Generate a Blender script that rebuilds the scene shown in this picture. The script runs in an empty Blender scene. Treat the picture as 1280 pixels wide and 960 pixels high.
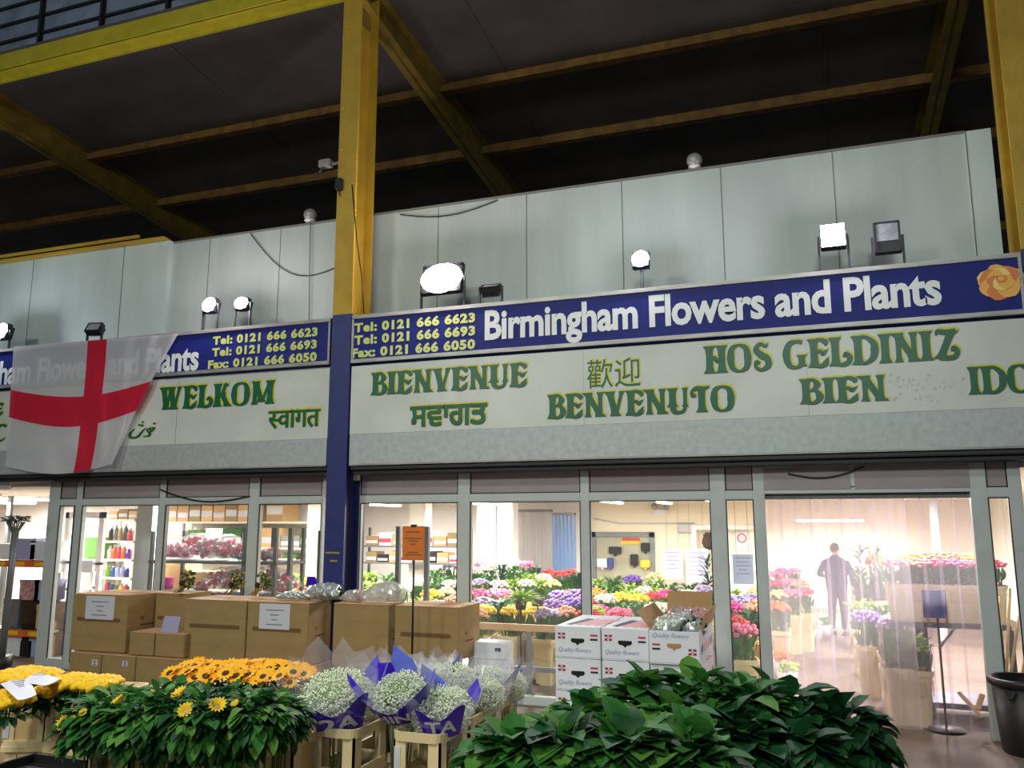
import bpy, bmesh, math, random
from mathutils import Vector, Matrix
random.seed(7)
scene = bpy.context.scene
COL = scene.collection
rnd = random.uniform

# ---------------------------------------------------------------- camera
FPX = 1035.0; EYE = 2.1
PITCH = math.radians(9.54); YAW = math.radians(109.75)
fwd = Vector((math.cos(YAW), math.sin(YAW), 0)); RT = Vector((math.sin(YAW), -math.cos(YAW), 0))
FW = math.cos(PITCH)*fwd + Vector((0, 0, math.sin(PITCH)))
UP = -math.sin(PITCH)*fwd + Vector((0, 0, math.cos(PITCH)))
def ray(x, y): return RT*((x-640)/FPX) + UP*((480-y)/FPX) + FW
_r = ray(680, 882); CAM = Vector((0, _r.y*EYE/_r.z, EYE))
def onY(x, y, Y):
    r = ray(x, y); return CAM + r*((Y-CAM.y)/r.y)
def onZ(x, y, Z):
    r = ray(x, y); return CAM + r*((Z-CAM.z)/r.z)
def onX(x, y, X):
    r = ray(x, y); return CAM + r*((X-CAM.x)/r.x)
def ppm(p):            # pixels per metre at a place
    return FPX/((Vector(p)-CAM).dot(FW))
cd = bpy.data.cameras.new('camera'); cam = bpy.data.objects.new('camera', cd); COL.objects.link(cam)
cd.sensor_width = 36; cd.lens = FPX*36/1280; cd.clip_end = 200; cd.clip_start = 0.05
cam.matrix_world = Matrix(((RT.x, UP.x, -FW.x, CAM.x), (RT.y, UP.y, -FW.y, CAM.y), (RT.z, UP.z, -FW.z, CAM.z), (0, 0, 0, 1)))
scene.camera = cam

# ---------------------------------------------------------------- world, lights, exposure
w = bpy.data.worlds.new('night_air'); scene.world = w; w.use_nodes = True
w.node_tree.nodes['Background'].inputs[0].default_value = (0.55, 0.62, 0.75, 1)
w.node_tree.nodes['Background'].inputs[1].default_value = 0.1
scene.view_settings.view_transform = 'Standard'; scene.view_settings.look = 'None'
scene.view_settings.exposure = 0.0; scene.view_settings.gamma = 1.0
scene.view_settings.use_curve_mapping = False
def area(name, loc, target, size, power, col, sizey=None, spread=None):
    l = bpy.data.lights.new(name, 'AREA'); l.energy = power; l.color = col; l.size = size
    if sizey: l.shape = 'RECTANGLE'; l.size_y = sizey
    if spread: l.spread = math.radians(spread)
    o = bpy.data.objects.new(name, l); COL.objects.link(o); o.location = loc
    o.rotation_euler = (Vector(target)-Vector(loc)).to_track_quat('-Z', 'Y').to_euler()
    return o
# high bay lamps of the market hall behind the camera
area('hall_lamp', (-10, -17, 8.6), (-7, 0, 2.6), 1.6, 235, (0.97, 1.0, 0.9), spread=120)
area('hall_lamp', (1, -17, 8.6), (0, 0, 2.6), 1.6, 235, (0.92, 1.0, 0.94), spread=120)
area('hall_lamp', (-4, -10, 9.4), (-3.0, -5.2, 0.0), 1.2, 200, (1.0, 0.98, 0.9), spread=110)

# ---------------------------------------------------------------- materials
def lin(c):
    return tuple(((v/255)/12.92 if v/255 <= 0.04045 else ((v/255+0.055)/1.055)**2.4) for v in c) + (1.0,)
def mat(name, rgb, rough=0.6, metal=0.0, var=0.0, scale=6.0, bump=0.0, bscale=40.0, rgb2=None, emit=None, estr=0.0, stretch=None, spec=0.5, thresh=None, coat=0.0, trans=0.0):
    m = bpy.data.materials.new(name); m.use_nodes = True; nt = m.node_tree; b = nt.nodes['Principled BSDF']
    b.inputs['Base Color'].default_value = lin(rgb); b.inputs['Roughness'].default_value = rough; b.inputs['Metallic'].default_value = metal
    b.inputs['Specular IOR Level'].default_value = spec; b.inputs['Coat Weight'].default_value = coat
    tc = nt.nodes.new('ShaderNodeTexCoord'); src = tc.outputs['Object']
    if stretch:
        mp = nt.nodes.new('ShaderNodeMapping'); mp.inputs['Scale'].default_value = stretch
        nt.links.new(src, mp.inputs['Vector']); src = mp.outputs['Vector']
    if var or rgb2:
        n = nt.nodes.new('ShaderNodeTexNoise'); n.inputs['Scale'].default_value = scale; n.inputs['Detail'].default_value = 5
        nt.links.new(src, n.inputs['Vector'])
        r = nt.nodes.new('ShaderNodeValToRGB'); lo, hi = thresh or (0.3, 0.7)
        r.color_ramp.elements[0].position = lo; r.color_ramp.elements[1].position = hi
        c1 = lin(rgb2) if rgb2 else tuple(v*(1-var) for v in lin(rgb)[:3])+(1,)
        c2 = lin(rgb) if rgb2 else tuple(min(1, v*(1+var)) for v in lin(rgb)[:3])+(1,)
        r.color_ramp.elements[0].color = c1; r.color_ramp.elements[1].color = c2
        nt.links.new(n.outputs['Fac'], r.inputs['Fac']); nt.links.new(r.outputs['Color'], b.inputs['Base Color'])
    if bump:
        n2 = nt.nodes.new('ShaderNodeTexNoise'); n2.inputs['Scale'].default_value = bscale
        nt.links.new(src, n2.inputs['Vector'])
        bp = nt.nodes.new('ShaderNodeBump'); bp.inputs['Strength'].default_value = bump; bp.inputs['Distance'].default_value = 0.02
        nt.links.new(n2.outputs['Fac'], bp.inputs['Height']); nt.links.new(bp.outputs['Normal'], b.inputs['Normal'])
    if emit:
        b.inputs['Emission Color'].default_value = lin(emit); b.inputs['Emission Strength'].default_value = estr
    if trans:
        tr = nt.nodes.new('ShaderNodeBsdfTranslucent'); tr.inputs['Color'].default_value = lin(rgb)
        mx = nt.nodes.new('ShaderNodeMixShader'); mx.inputs[0].default_value = trans
        nt.links.new(b.outputs[0], mx.inputs[1]); nt.links.new(tr.outputs[0], mx.inputs[2])
        nt.links.new(mx.outputs[0], nt.nodes['Material Output'].inputs[0])
    return m
def film(name, rgb, clear, gloss=0.1, rough=0.05, tint=None, transl=0.5):
    """see-through sheet: clear share straight through, the rest diffuse / translucent / glossy"""
    m = bpy.data.materials.new(name); m.use_nodes = True; nt = m.node_tree
    for n in list(nt.nodes):
        if n.type != 'OUTPUT_MATERIAL': nt.nodes.remove(n)
    out = [n for n in nt.nodes if n.type == 'OUTPUT_MATERIAL'][0]
    t = nt.nodes.new('ShaderNodeBsdfTransparent'); t.inputs[0].default_value = lin(tint) if tint else (1, 1, 1, 1)
    d = nt.nodes.new('ShaderNodeBsdfDiffuse'); d.inputs[0].default_value = lin(rgb)
    l = nt.nodes.new('ShaderNodeBsdfTranslucent'); l.inputs[0].default_value = lin(rgb)
    g = nt.nodes.new('ShaderNodeBsdfGlossy'); g.inputs['Roughness'].default_value = rough
    m1 = nt.nodes.new('ShaderNodeMixShader'); m1.inputs[0].default_value = transl
    nt.links.new(d.outputs[0], m1.inputs[1]); nt.links.new(l.outputs[0], m1.inputs[2])
    m2 = nt.nodes.new('ShaderNodeMixShader'); m2.inputs[0].default_value = clear
    nt.links.new(m1.outputs[0], m2.inputs[1]); nt.links.new(t.outputs[0], m2.inputs[2])
    m3 = nt.nodes.new('ShaderNodeMixShader'); m3.inputs[0].default_value = gloss
    nt.links.new(m2.outputs[0], m3.inputs[1]); nt.links.new(g.outputs[0], m3.inputs[2])
    nt.links.new(m3.outputs[0], out.inputs[0])
    return m
def glow(name, rgb, s):
    m = bpy.data.materials.new(name); m.use_nodes = True; nt = m.node_tree; b = nt.nodes['Principled BSDF']
    b.inputs['Base Color'].default_value = lin(rgb); b.inputs['Emission Color'].default_value = lin(rgb); b.inputs['Emission Strength'].default_value = s
    return m

M = dict(
 concrete=mat('concrete', (128, 112, 98), .75, rgb2=(104, 92, 82), scale=1.6, bump=.15, bscale=30),
 yellow=mat('yellow_paint', (196, 164, 48), .55, rgb2=(178, 142, 40), scale=3, bump=.1, bscale=25),
 yellow_rail=mat('yellow_rail_paint', (196, 182, 40), .5, var=.12, scale=4),
 rust=mat('ochre_purlin_paint', (150, 112, 48), .7, rgb2=(112, 78, 36), scale=5),
 rafter=mat('ochre_rafter_paint', (148, 126, 44), .65, rgb2=(118, 96, 36), scale=3),
 roof=mat('dark_roof_sheet', (104, 98, 92), .9, rgb2=(88, 83, 79), scale=1.2),
 blue=mat('blue_paint', (38, 48, 110), .5, var=.15, scale=5),
 chip=mat('chipped_ochre_paint', (170, 140, 60), .7),
 clad=mat('cream_cladding', (184, 196, 187), .5, rgb2=(168, 180, 173), scale=.9, stretch=(3, 1, .5)),
 clad2=mat('pale_cladding', (206, 222, 214), .5, rgb2=(192, 208, 201), scale=.9, stretch=(3, 1, .5)),
 seam=mat('cladding_seam', (120, 124, 114), .8),
 glassblue=mat('dark_clerestory_sheet', (150, 166, 190), .5, rgb2=(112, 128, 150), scale=2.5),
 darkbar=mat('dark_bar', (26, 28, 30), .7),
 signblue=mat('sign_blue', (26, 38, 120), .55, var=.08, scale=3, spec=.25),
 alu=mat('aluminium_trim', (176, 176, 172), .4, .3, rgb2=(140, 138, 132), scale=3, stretch=(1, 1, 8)),
 white_board=mat('white_board', (216, 222, 214), .35, rgb2=(200, 207, 200), scale=1.5),
 green_ink=mat('green_letter', (8, 96, 62), .4),
 yel_ink=mat('yellow_letter_edge', (214, 206, 44), .4),
 white_ink=mat('white_letter', (232, 238, 236), .4),
 lime_ink=mat('lime_letter', (206, 218, 120), .4),
 galv=mat('galvanised_steel', (186, 194, 194), .5, .2, rgb2=(168, 176, 178), scale=14),
 dark_rail=mat('dark_rail', (52, 52, 56), .5, .2),
 frame=mat('grey_white_frame', (190, 199, 197), .4, var=.05, scale=4),
 fascia=mat('mauve_grey_panel', (158, 148, 150), .35, var=.07, scale=2),
 gasket=mat('black_gasket', (30, 30, 32), .6),
 cream_wall=mat('cream_wall', (236, 228, 205), .7, var=.03, scale=1),
 white_wall=mat('white_wall', (240, 236, 232), .7, var=.03, scale=1),
 ceil=mat('shop_ceiling', (232, 228, 220), .8),
 tube=glow('fluorescent_tube', (255, 250, 240), 14),
 pillar=mat('grey_pillar', (196, 204, 200), .5, var=.04),
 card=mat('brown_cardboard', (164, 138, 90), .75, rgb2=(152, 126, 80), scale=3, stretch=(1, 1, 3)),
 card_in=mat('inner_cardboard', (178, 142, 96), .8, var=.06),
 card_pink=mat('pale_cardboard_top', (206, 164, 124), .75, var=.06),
 card_print=mat('brown_print', (110, 82, 48), .8),
 paper=mat('white_paper', (208, 211, 220), .6),
 ink=mat('grey_ink', (120, 122, 140), .7),
 carton=mat('white_carton', (226, 232, 240), .55, var=.03),
 carton_red=mat('carton_red', (196, 70, 84), .6), carton_navy=mat('carton_navy', (38, 44, 90), .6),
 carton_blue=mat('carton_script_blue', (126, 146, 190), .6), dark_hole=mat('dark_hole', (30, 28, 28), .9),
 procona=mat('cream_plastic', (226, 208, 160), .45, var=.05, scale=3),
 procona_in=mat('cream_plastic_recess', (206, 180, 128), .5),
 leaf=mat('leaf_green', (58, 122, 48), .6, spec=.2, rgb2=(40, 92, 38), scale=8, trans=.25),
 leaf_pale=mat('pale_leaf_green', (86, 136, 56), .6, spec=.2, var=.12, scale=8, trans=.25),  # paler green, mixed at random into foliage and used on goods
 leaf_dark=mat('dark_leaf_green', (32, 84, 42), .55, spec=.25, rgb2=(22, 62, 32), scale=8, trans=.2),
 stem=mat('stem_green', (66, 96, 48), .6),
 gyp=mat('tiny_white_blossom', (236, 244, 220), .7, var=.08, scale=30, trans=.2),
 gyp_stem=mat('pale_stem', (120, 140, 96), .7),
 mum=mat('yellow_pompon', (255, 216, 24), .6, rgb2=(248, 188, 10), scale=14, trans=.15),
 petal_or=mat('orange_petal', (255, 198, 18), .55, rgb2=(250, 168, 10), scale=10, trans=.2),
 petal_ye=mat('yellow_petal', (236, 200, 40), .55, trans=.2),
 disc=mat('dark_flower_disc', (58, 36, 18), .8),
 sleeve_blue=mat('violet_blue_film', (58, 22, 190), .18, var=.12, scale=5, coat=.6),
 sleeve_pale=mat('pale_blue_film', (96, 110, 205), .2, var=.2, scale=6, coat=.5),
 clearfilm=film('clear_cellophane', (225, 225, 240), .84, .10, .12),
 hazefilm=film('misty_cellophane', (214, 218, 214), .35, .18, .2),
 glass=film('window_glass', (230, 235, 240), .97, .04, .02),
 pvc=film('pvc_strip', (232, 222, 236), .66, .05, .12, tint=(250, 244, 250), transl=.6),
 pvc_clear=film('clear_pvc_strip', (232, 222, 236), .84, .04, .12, tint=(246, 240, 250), transl=.6),
 pvc2=film('grey_pvc_strip', (196, 196, 198), .25, .08, .2),
 pvcb=film('blue_pvc_strip', (90, 150, 220), .25, .08, .2),
 black=mat('black_plastic', (20, 21, 22), .45, bump=.05, bscale=60),
 blacksteel=mat('black_steel', (34, 35, 38), .4, .3),
 orange_board=mat('orange_board', (214, 116, 40), .6, var=.05),
 flag_white=film('thin_white_flag', (226, 226, 232), .24, 0.0, .5, transl=.25),
 flag_red=film('thin_red_flag', (214, 46, 70), .03, 0.0, .5, transl=.2),
 lamp_body=mat('lamp_housing', (48, 50, 54), .45, .3), lamp_off=mat('lamp_glass_off', (156, 162, 168), .25, .1, var=.2, scale=20),
 lens_white=glow('floodlight_lens', (255, 246, 250), 40), lens_pink=glow('floodlight_pink_lens', (255, 240, 236), 40),
 lens_blue=glow('floodlight_blue_lens', (215, 236, 255), 40), lens_violet=glow('floodlight_violet_lens', (238, 228, 255), 40),
 steel=mat('grey_steel', (120, 126, 128), .5, .4, var=.1),
 rack_post=mat('dark_rack_steel', (84, 92, 92), .5, .4), rack_blue=mat('blue_rack_paint', (44, 72, 150), .5), rack_orange=mat('orange_rack_beam', (232, 100, 40), .5), rack_yellow=mat('yellow_price_strip', (240, 196, 40), .5),
 foil=mat('crumpled_foil', (190, 198, 196), .28, .55, bump=.9, bscale=22),
 redwrap=mat('red_wrapped_blooms', (170, 60, 76), .5, rgb2=(206, 190, 188), scale=16),
 straw=mat('dried_flower', (188, 168, 100), .8, rgb2=(140, 118, 66), scale=18),
 lilac_sheet=mat('lilac_notice', (166, 166, 200), .6), blue_sheet=mat('pale_blue_notice', (160, 178, 214), .6), sign_red=mat('notice_red', (186, 60, 70), .6),
 navy_cloth=mat('navy_cloth', (20, 26, 62), .8, var=.15, scale=8), skin=mat('skin', (206, 156, 130), .55), hair=mat('dark_hair', (48, 36, 30), .7),
 trolley=mat('dark_trolley_steel', (86, 84, 100), .5, .3), blue_panel=mat('blue_panel', (36, 62, 130), .5),
 wood=mat('pale_wood', (206, 168, 112), .6, var=.1, stretch=(1, 1, 6)), rose=mat('yellow_rose', (246, 186, 84), .5), rose2=mat('peach_rose_shade', (226, 132, 66), .5), rose3=mat('pale_rose_edge', (250, 222, 130), .5),
 yellowgreen=mat('lime_foliage', (160, 206, 56), .6, var=.15, scale=20, trans=.45),
)
def tone(name, rgb, v=.15): return mat(name, rgb, .6, var=v, scale=18)
BLOOM = dict(pink=tone('pink_bloom', (240, 120, 160)), rose=tone('rose_bloom', (228, 70, 110)), red=tone('red_bloom', (206, 44, 44)), purple=tone('purple_bloom', (128, 92, 196)),
 white=tone('white_bloom', (240, 240, 226), .05), lime=tone('lime_bloom', (166, 206, 60)), green=tone('green_spray', (78, 140, 66), .3), yellow=tone('yellow_bloom', (250, 206, 40)),
 orange=tone('orange_bloom', (244, 120, 40)), cream=tone('cream_bloom', (240, 226, 160)), magenta=tone('magenta_bloom', (214, 60, 150)), lilac=tone('lilac_bloom', (176, 164, 206)), dark=tone('dark_green_spray', (44, 92, 54), .3), peach=tone('peach_bloom', (246, 170, 140)))

# ---------------------------------------------------------------- mesh builder
BASE = {}
class MB:
    def __init__(s): s.v = []; s.f = []; s.m = []; s.sm = []
    def add(s, vs, fs, m=0, smooth=False):
        n = len(s.v); s.v += [Vector(v) for v in vs]; s.f += [tuple(i+n for i in f) for f in fs]; s.m += [m]*len(fs); s.sm += [smooth]*len(fs); return s
    def box(s, x0, x1, y0, y1, z0, z1, m=0, rot=None, piv=None):
        vs = [Vector((x, y, z)) for z in (z0, z1) for y in (y0, y1) for x in (x0, x1)]
        if rot is not None:
            p = Vector(piv) if piv is not None else Vector(((x0+x1)/2, (y0+y1)/2, (z0+z1)/2)); vs = [p + rot @ (v-p) for v in vs]
        return s.add(vs, [(0, 2, 3, 1), (4, 5, 7, 6), (0, 1, 5, 4), (2, 6, 7, 3), (0, 4, 6, 2), (1, 3, 7, 5)], m)
    def beam(s, a, b, wd, ht, up=(0, 0, 1), m=0):
        a, b = Vector(a), Vector(b); d = (b-a).normalized(); sx = d.cross(Vector(up)).normalized(); u = sx.cross(d)
        vs = [p + sx*i*wd/2 + u*j*ht/2 for p in (a, b) for i, j in ((-1, -1), (1, -1), (1, 1), (-1, 1))]
        return s.add(vs, [(0, 1, 2, 3), (7, 6, 5, 4), (0, 4, 5, 1), (1, 5, 6, 2), (2, 6, 7, 3), (3, 7, 4, 0)], m)
    def quad(s, a, b, c, d, m=0): return s.add([a, b, c, d], [(0, 1, 2, 3)], m)
    def poly(s, pts, m=0): return s.add(pts, [tuple(range(len(pts)))], m)
    def tube(s, pts, r, n=8, m=0, cap=True):
        pts = [Vector(p) for p in pts]; vs = []; k = len(pts)
        ref = Vector((0, 0, 1))
        for i, p in enumerate(pts):
            d = (pts[min(i+1, k-1)]-pts[max(i-1, 0)]).normalized()
            if abs(d.dot(ref)) > .97: ref = Vector((1, 0, 0)) if abs(d.x) < .9 else Vector((0, 1, 0))
            sx = d.cross(ref).normalized(); u = sx.cross(d); rr = r[i] if isinstance(r, (list, tuple)) else r
            vs += [p + (sx*math.cos(2*math.pi*j/n)+u*math.sin(2*math.pi*j/n))*rr for j in range(n)]
        fs = [(i*n+j, i*n+(j+1) % n, (i+1)*n+(j+1) % n, (i+1)*n+j) for i in range(k-1) for j in range(n)]
        s.add(vs, fs, m, True)
        if cap: s.f += [tuple(len(s.v)-len(vs)+j for j in reversed(range(n))), tuple(len(s.v)-n+j for j in range(n))]; s.m += [m, m]; s.sm += [False, False]
        return s
    def lathe(s, prof, c=(0, 0, 0), n=24, m=0, cap=False, sx=1, sy=1):
        c = Vector(c); vs = []
        for r, z in prof: vs += [c+Vector((r*sx*math.cos(2*math.pi*j/n), r*sy*math.sin(2*math.pi*j/n), z)) for j in range(n)]
        k = len(prof); fs = [(i*n+j, i*n+(j+1) % n, (i+1)*n+(j+1) % n, (i+1)*n+j) for i in range(k-1) for j in range(n)]
        s.add(vs, fs, m, True)
        if cap: b = len(s.v)-len(vs); s.f += [tuple(b+j for j in reversed(range(n))), tuple(b+(k-1)*n+j for j in range(n))]; s.m += [m]*2; s.sm += [False]*2
        return s
    def octa(s, c, r, m=0):
        c = Vector(c); a = rnd(0, 6.28); ca, sa = math.cos(a)*r, math.sin(a)*r
        return s.add([c+Vector((ca, sa, 0)), c+Vector((-sa, ca, 0)), c+Vector((-ca, -sa, 0)), c+Vector((sa, -ca, 0)), c+Vector((0, 0, r)), c-Vector((0, 0, r))],
                     [(0, 1, 4), (1, 2, 4), (2, 3, 4), (3, 0, 4), (1, 0, 5), (2, 1, 5), (3, 2, 5), (0, 3, 5)], m)
    def ball(s, c, r, m=0, n=8, k=5, sq=(1, 1, 1), jit=0):
        c = Vector(c); vs = [c-Vector((0, 0, r*sq[2]))]
        for i in range(1, k):
            t = math.pi*i/k
            for j in range(n):
                q = 1+rnd(-jit, jit); a = 2*math.pi*(j+.5*(i % 2))/n
                vs.append(c+Vector((r*sq[0]*q*math.sin(t)*math.cos(a), r*sq[1]*q*math.sin(t)*math.sin(a), -r*sq[2]*q*math.cos(t))))
        vs.append(c+Vector((0, 0, r*sq[2]))); fs = [(0, 1+(j+1) % n, 1+j) for j in range(n)]
        for i in range(k-2): fs += [(1+i*n+j, 1+i*n+(j+1) % n, 1+(i+1)*n+(j+1) % n, 1+(i+1)*n+j) for j in range(n)]
        e = len(vs)-1; o = 1+(k-2)*n; fs += [(e, o+j, o+(j+1) % n) for j in range(n)]
        return s.add(vs, fs, m, True)
    def leaf(s, p, d, up, ln, wd, m=0, droop=.25, fold=.18):
        p = Vector(p); d = Vector(d).normalized(); sx = d.cross(Vector(up)); sx = sx.normalized() if sx.length > 1e-4 else Vector((1, 0, 0)); u = sx.cross(d)
        prof = [(0, .08), (.2, .85), (.48, 1.0), (.78, .7), (1.0, .02)]; vs = []
        for t, q in prof:
            ctr = p + d*ln*t - u*(droop*ln*t*t); hw = wd/2*q
            vs += [ctr - sx*hw + u*hw*fold*2, ctr, ctr + sx*hw + u*hw*fold*2]
        fs = []
        for i in range(4): a = i*3; fs += [(a, a+1, a+4, a+3), (a+1, a+2, a+5, a+4)]
        return s.add(vs, fs, m, True)
    def daisy(s, c, nrm, r, petals=12, m=0, mc=1, cone=.25):
        c = Vector(c); nrm = Vector(nrm).normalized(); t = nrm.orthogonal().normalized(); b = nrm.cross(t); a0 = rnd(0, 6)
        for k in range(petals):
            a = a0+2*math.pi*k/petals; d = t*math.cos(a)+b*math.sin(a); q = nrm.cross(d); wv = r*2.2/petals
            p1 = c+d*r*.3; p2 = c+d*r*.7+nrm*r*cone*.7; p3 = c+d*r+nrm*r*cone*rnd(.5, 1)
            s.add([p1-q*wv*.6, p1+q*wv*.6, p2+q*wv, p2-q*wv, p3], [(0, 1, 2, 3), (3, 2, 4)], m, True)
        n = 8; vs = [c+nrm*r*.14]+[c+nrm*r*.04+(t*math.cos(2*math.pi*k/n)+b*math.sin(2*math.pi*k/n))*r*.36 for k in range(n)]
        return s.add(vs, [(0, 1+k, 1+(k+1) % n) for k in range(n)], mc, True)
    def prism(s, pts, ax, d0, d1, m=0):
        """extrude a polygon; ax 'y': pts are (x,z), 'x': (y,z), 'z': (x,y)"""
        def P(q, d): return {'y': (q[0], d, q[1]), 'x': (d, q[0], q[1]), 'z': (q[0], q[1], d)}[ax]
        n = len(pts); vs = [P(q, d0) for q in pts]+[P(q, d1) for q in pts]
        return s.add(vs, [tuple(range(n)), tuple(reversed(range(n, 2*n)))]+[(i, i+n, (i+1) % n+n, (i+1) % n) for i in range(n)], m)
    def build(s, name, mats, parent=None, bevel=0, fix=True):
        me = bpy.data.meshes.new(name); off = BASE.get(parent.name, Vector((0, 0, 0))) if parent else Vector((0, 0, 0))
        me.from_pydata([v-off for v in s.v], [], s.f)
        mats = mats if isinstance(mats, (list, tuple)) else [mats]
        for x in mats: me.materials.append(x)
        me.polygons.foreach_set('material_index', s.m); me.polygons.foreach_set('use_smooth', s.sm)
        if fix or bevel:
            bm = bmesh.new(); bm.from_mesh(me)
            if bevel: bmesh.ops.bevel(bm, geom=[e for e in bm.edges if len(e.link_faces) == 2 and e.calc_face_angle(0) > .6], offset=bevel, segments=2, affect='EDGES', clamp_overlap=True)
            bmesh.ops.recalc_face_normals(bm, faces=bm.faces); bm.to_mesh(me); bm.free()
        me.update()
        o = bpy.data.objects.new(name, me); COL.objects.link(o)
        if parent: o.parent = parent; BASE[o.name] = off
        return o
def tag(o, label, cat, group=None, kind=None):
    o['label'] = label; o['category'] = cat
    if group: o['group'] = group
    if kind: o['kind'] = kind
    return o
def thing(name, loc, label, cat, group=None, kind=None):
    o = bpy.data.objects.new(name, None); COL.objects.link(o); o.location = loc; o.empty_display_size = .1
    BASE[o.name] = Vector(loc); return tag(o, label, cat, group, kind)
def copy_tree(o, parent=None):
    c = o.copy(); COL.objects.link(c)
    if parent: c.parent = parent
    for ch in list(o.children): copy_tree(ch, c)
    return c
def struct(name, mb, mats, label, cat, bevel=0, group=None):
    return tag(mb.build(name, mats, bevel=bevel), label, cat, group, 'structure')

# ---------------------------------------------------------------- lettering
def text_mb(body, offset=0.0, sp=1.0, shear=0.0):
    c = bpy.data.curves.new('lettering', 'FONT'); c.body = body; c.offset = offset; c.size = 1; c.space_character = sp; c.shear = shear; c.resolution_u = 3; c.fill_mode = 'FRONT'
    o = bpy.data.objects.new('lettering', c); me = bpy.data.meshes.new_from_object(o)
    vs = [v.co.copy() for v in me.vertices]; fs = [tuple(p.vertices) for p in me.polygons]
    bpy.data.objects.remove(o); bpy.data.curves.remove(c); bpy.data.meshes.remove(me)
    return vs, fs
def put_text(mb, body, x0, x1, z0, cap, Y, m=0, offset=0.0, sp=1.0, capu=.682, shear=0.0):
    """lettering on a vertical board facing -y: left and right end, baseline, capital height"""
    vs, fs = text_mb(body, offset, sp, shear); a = min(v.x for v in vs); b = max(v.x for v in vs)
    mb.add([(x0+(v.x-a)/(b-a)*(x1-x0), Y, z0+v.y/capu*cap) for v in vs], fs, m)
def stroke(pts, wds, n=10):
    """variable-width stroke through smooth points -> list of quads in 2-D"""
    P = [Vector((p[0], p[1])) for p in pts]
    if len(P) > 2:
        Q = []; W = []; ex = [2*P[0]-P[1]]+P+[2*P[-1]-P[-2]]
        for i in range(len(P)-1):
            for k in range(n):
                t = k/n; a, b, c, d = ex[i:i+4]
                Q.append(.5*((2*b)+(c-a)*t+(2*a-5*b+4*c-d)*t*t+(3*b-a-3*c+d)*t**3)); W.append(wds[i]*(1-t)+wds[i+1]*t)
        Q.append(P[-1]); W.append(wds[-1])
    else: Q, W = P, wds
    L = []; R = []
    for i, q in enumerate(Q):
        d = (Q[min(i+1, len(Q)-1)]-Q[max(i-1, 0)]).normalized(); nn = Vector((-d.y, d.x)); L.append(q+nn*W[i]/2); R.append(q-nn*W[i]/2)
    return [(L[i], R[i], R[i+1], L[i+1]) for i in range(len(Q)-1)]
def stem(x, y0=0, y1=1, x1=None, w=.2):
    x1 = x if x1 is None else x1; N = 8; q = []
    w *= 1.22; pr = lambda t: w*(1+.85*abs(2*t-1)**5)
    for k in range(N):
        a, b = k/N, (k+1)/N; xa, xb = x+(x1-x)*a, x+(x1-x)*b; ya, yb = y0+(y1-y0)*a, y0+(y1-y0)*b
        q.append((Vector((xa-pr(a)/2, ya)), Vector((xa+pr(a)/2, ya)), Vector((xb+pr(b)/2, yb)), Vector((xb-pr(b)/2, yb))))
    return q
def S(p, wd): return stroke(p, [v*1.2 for v in wd])
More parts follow.
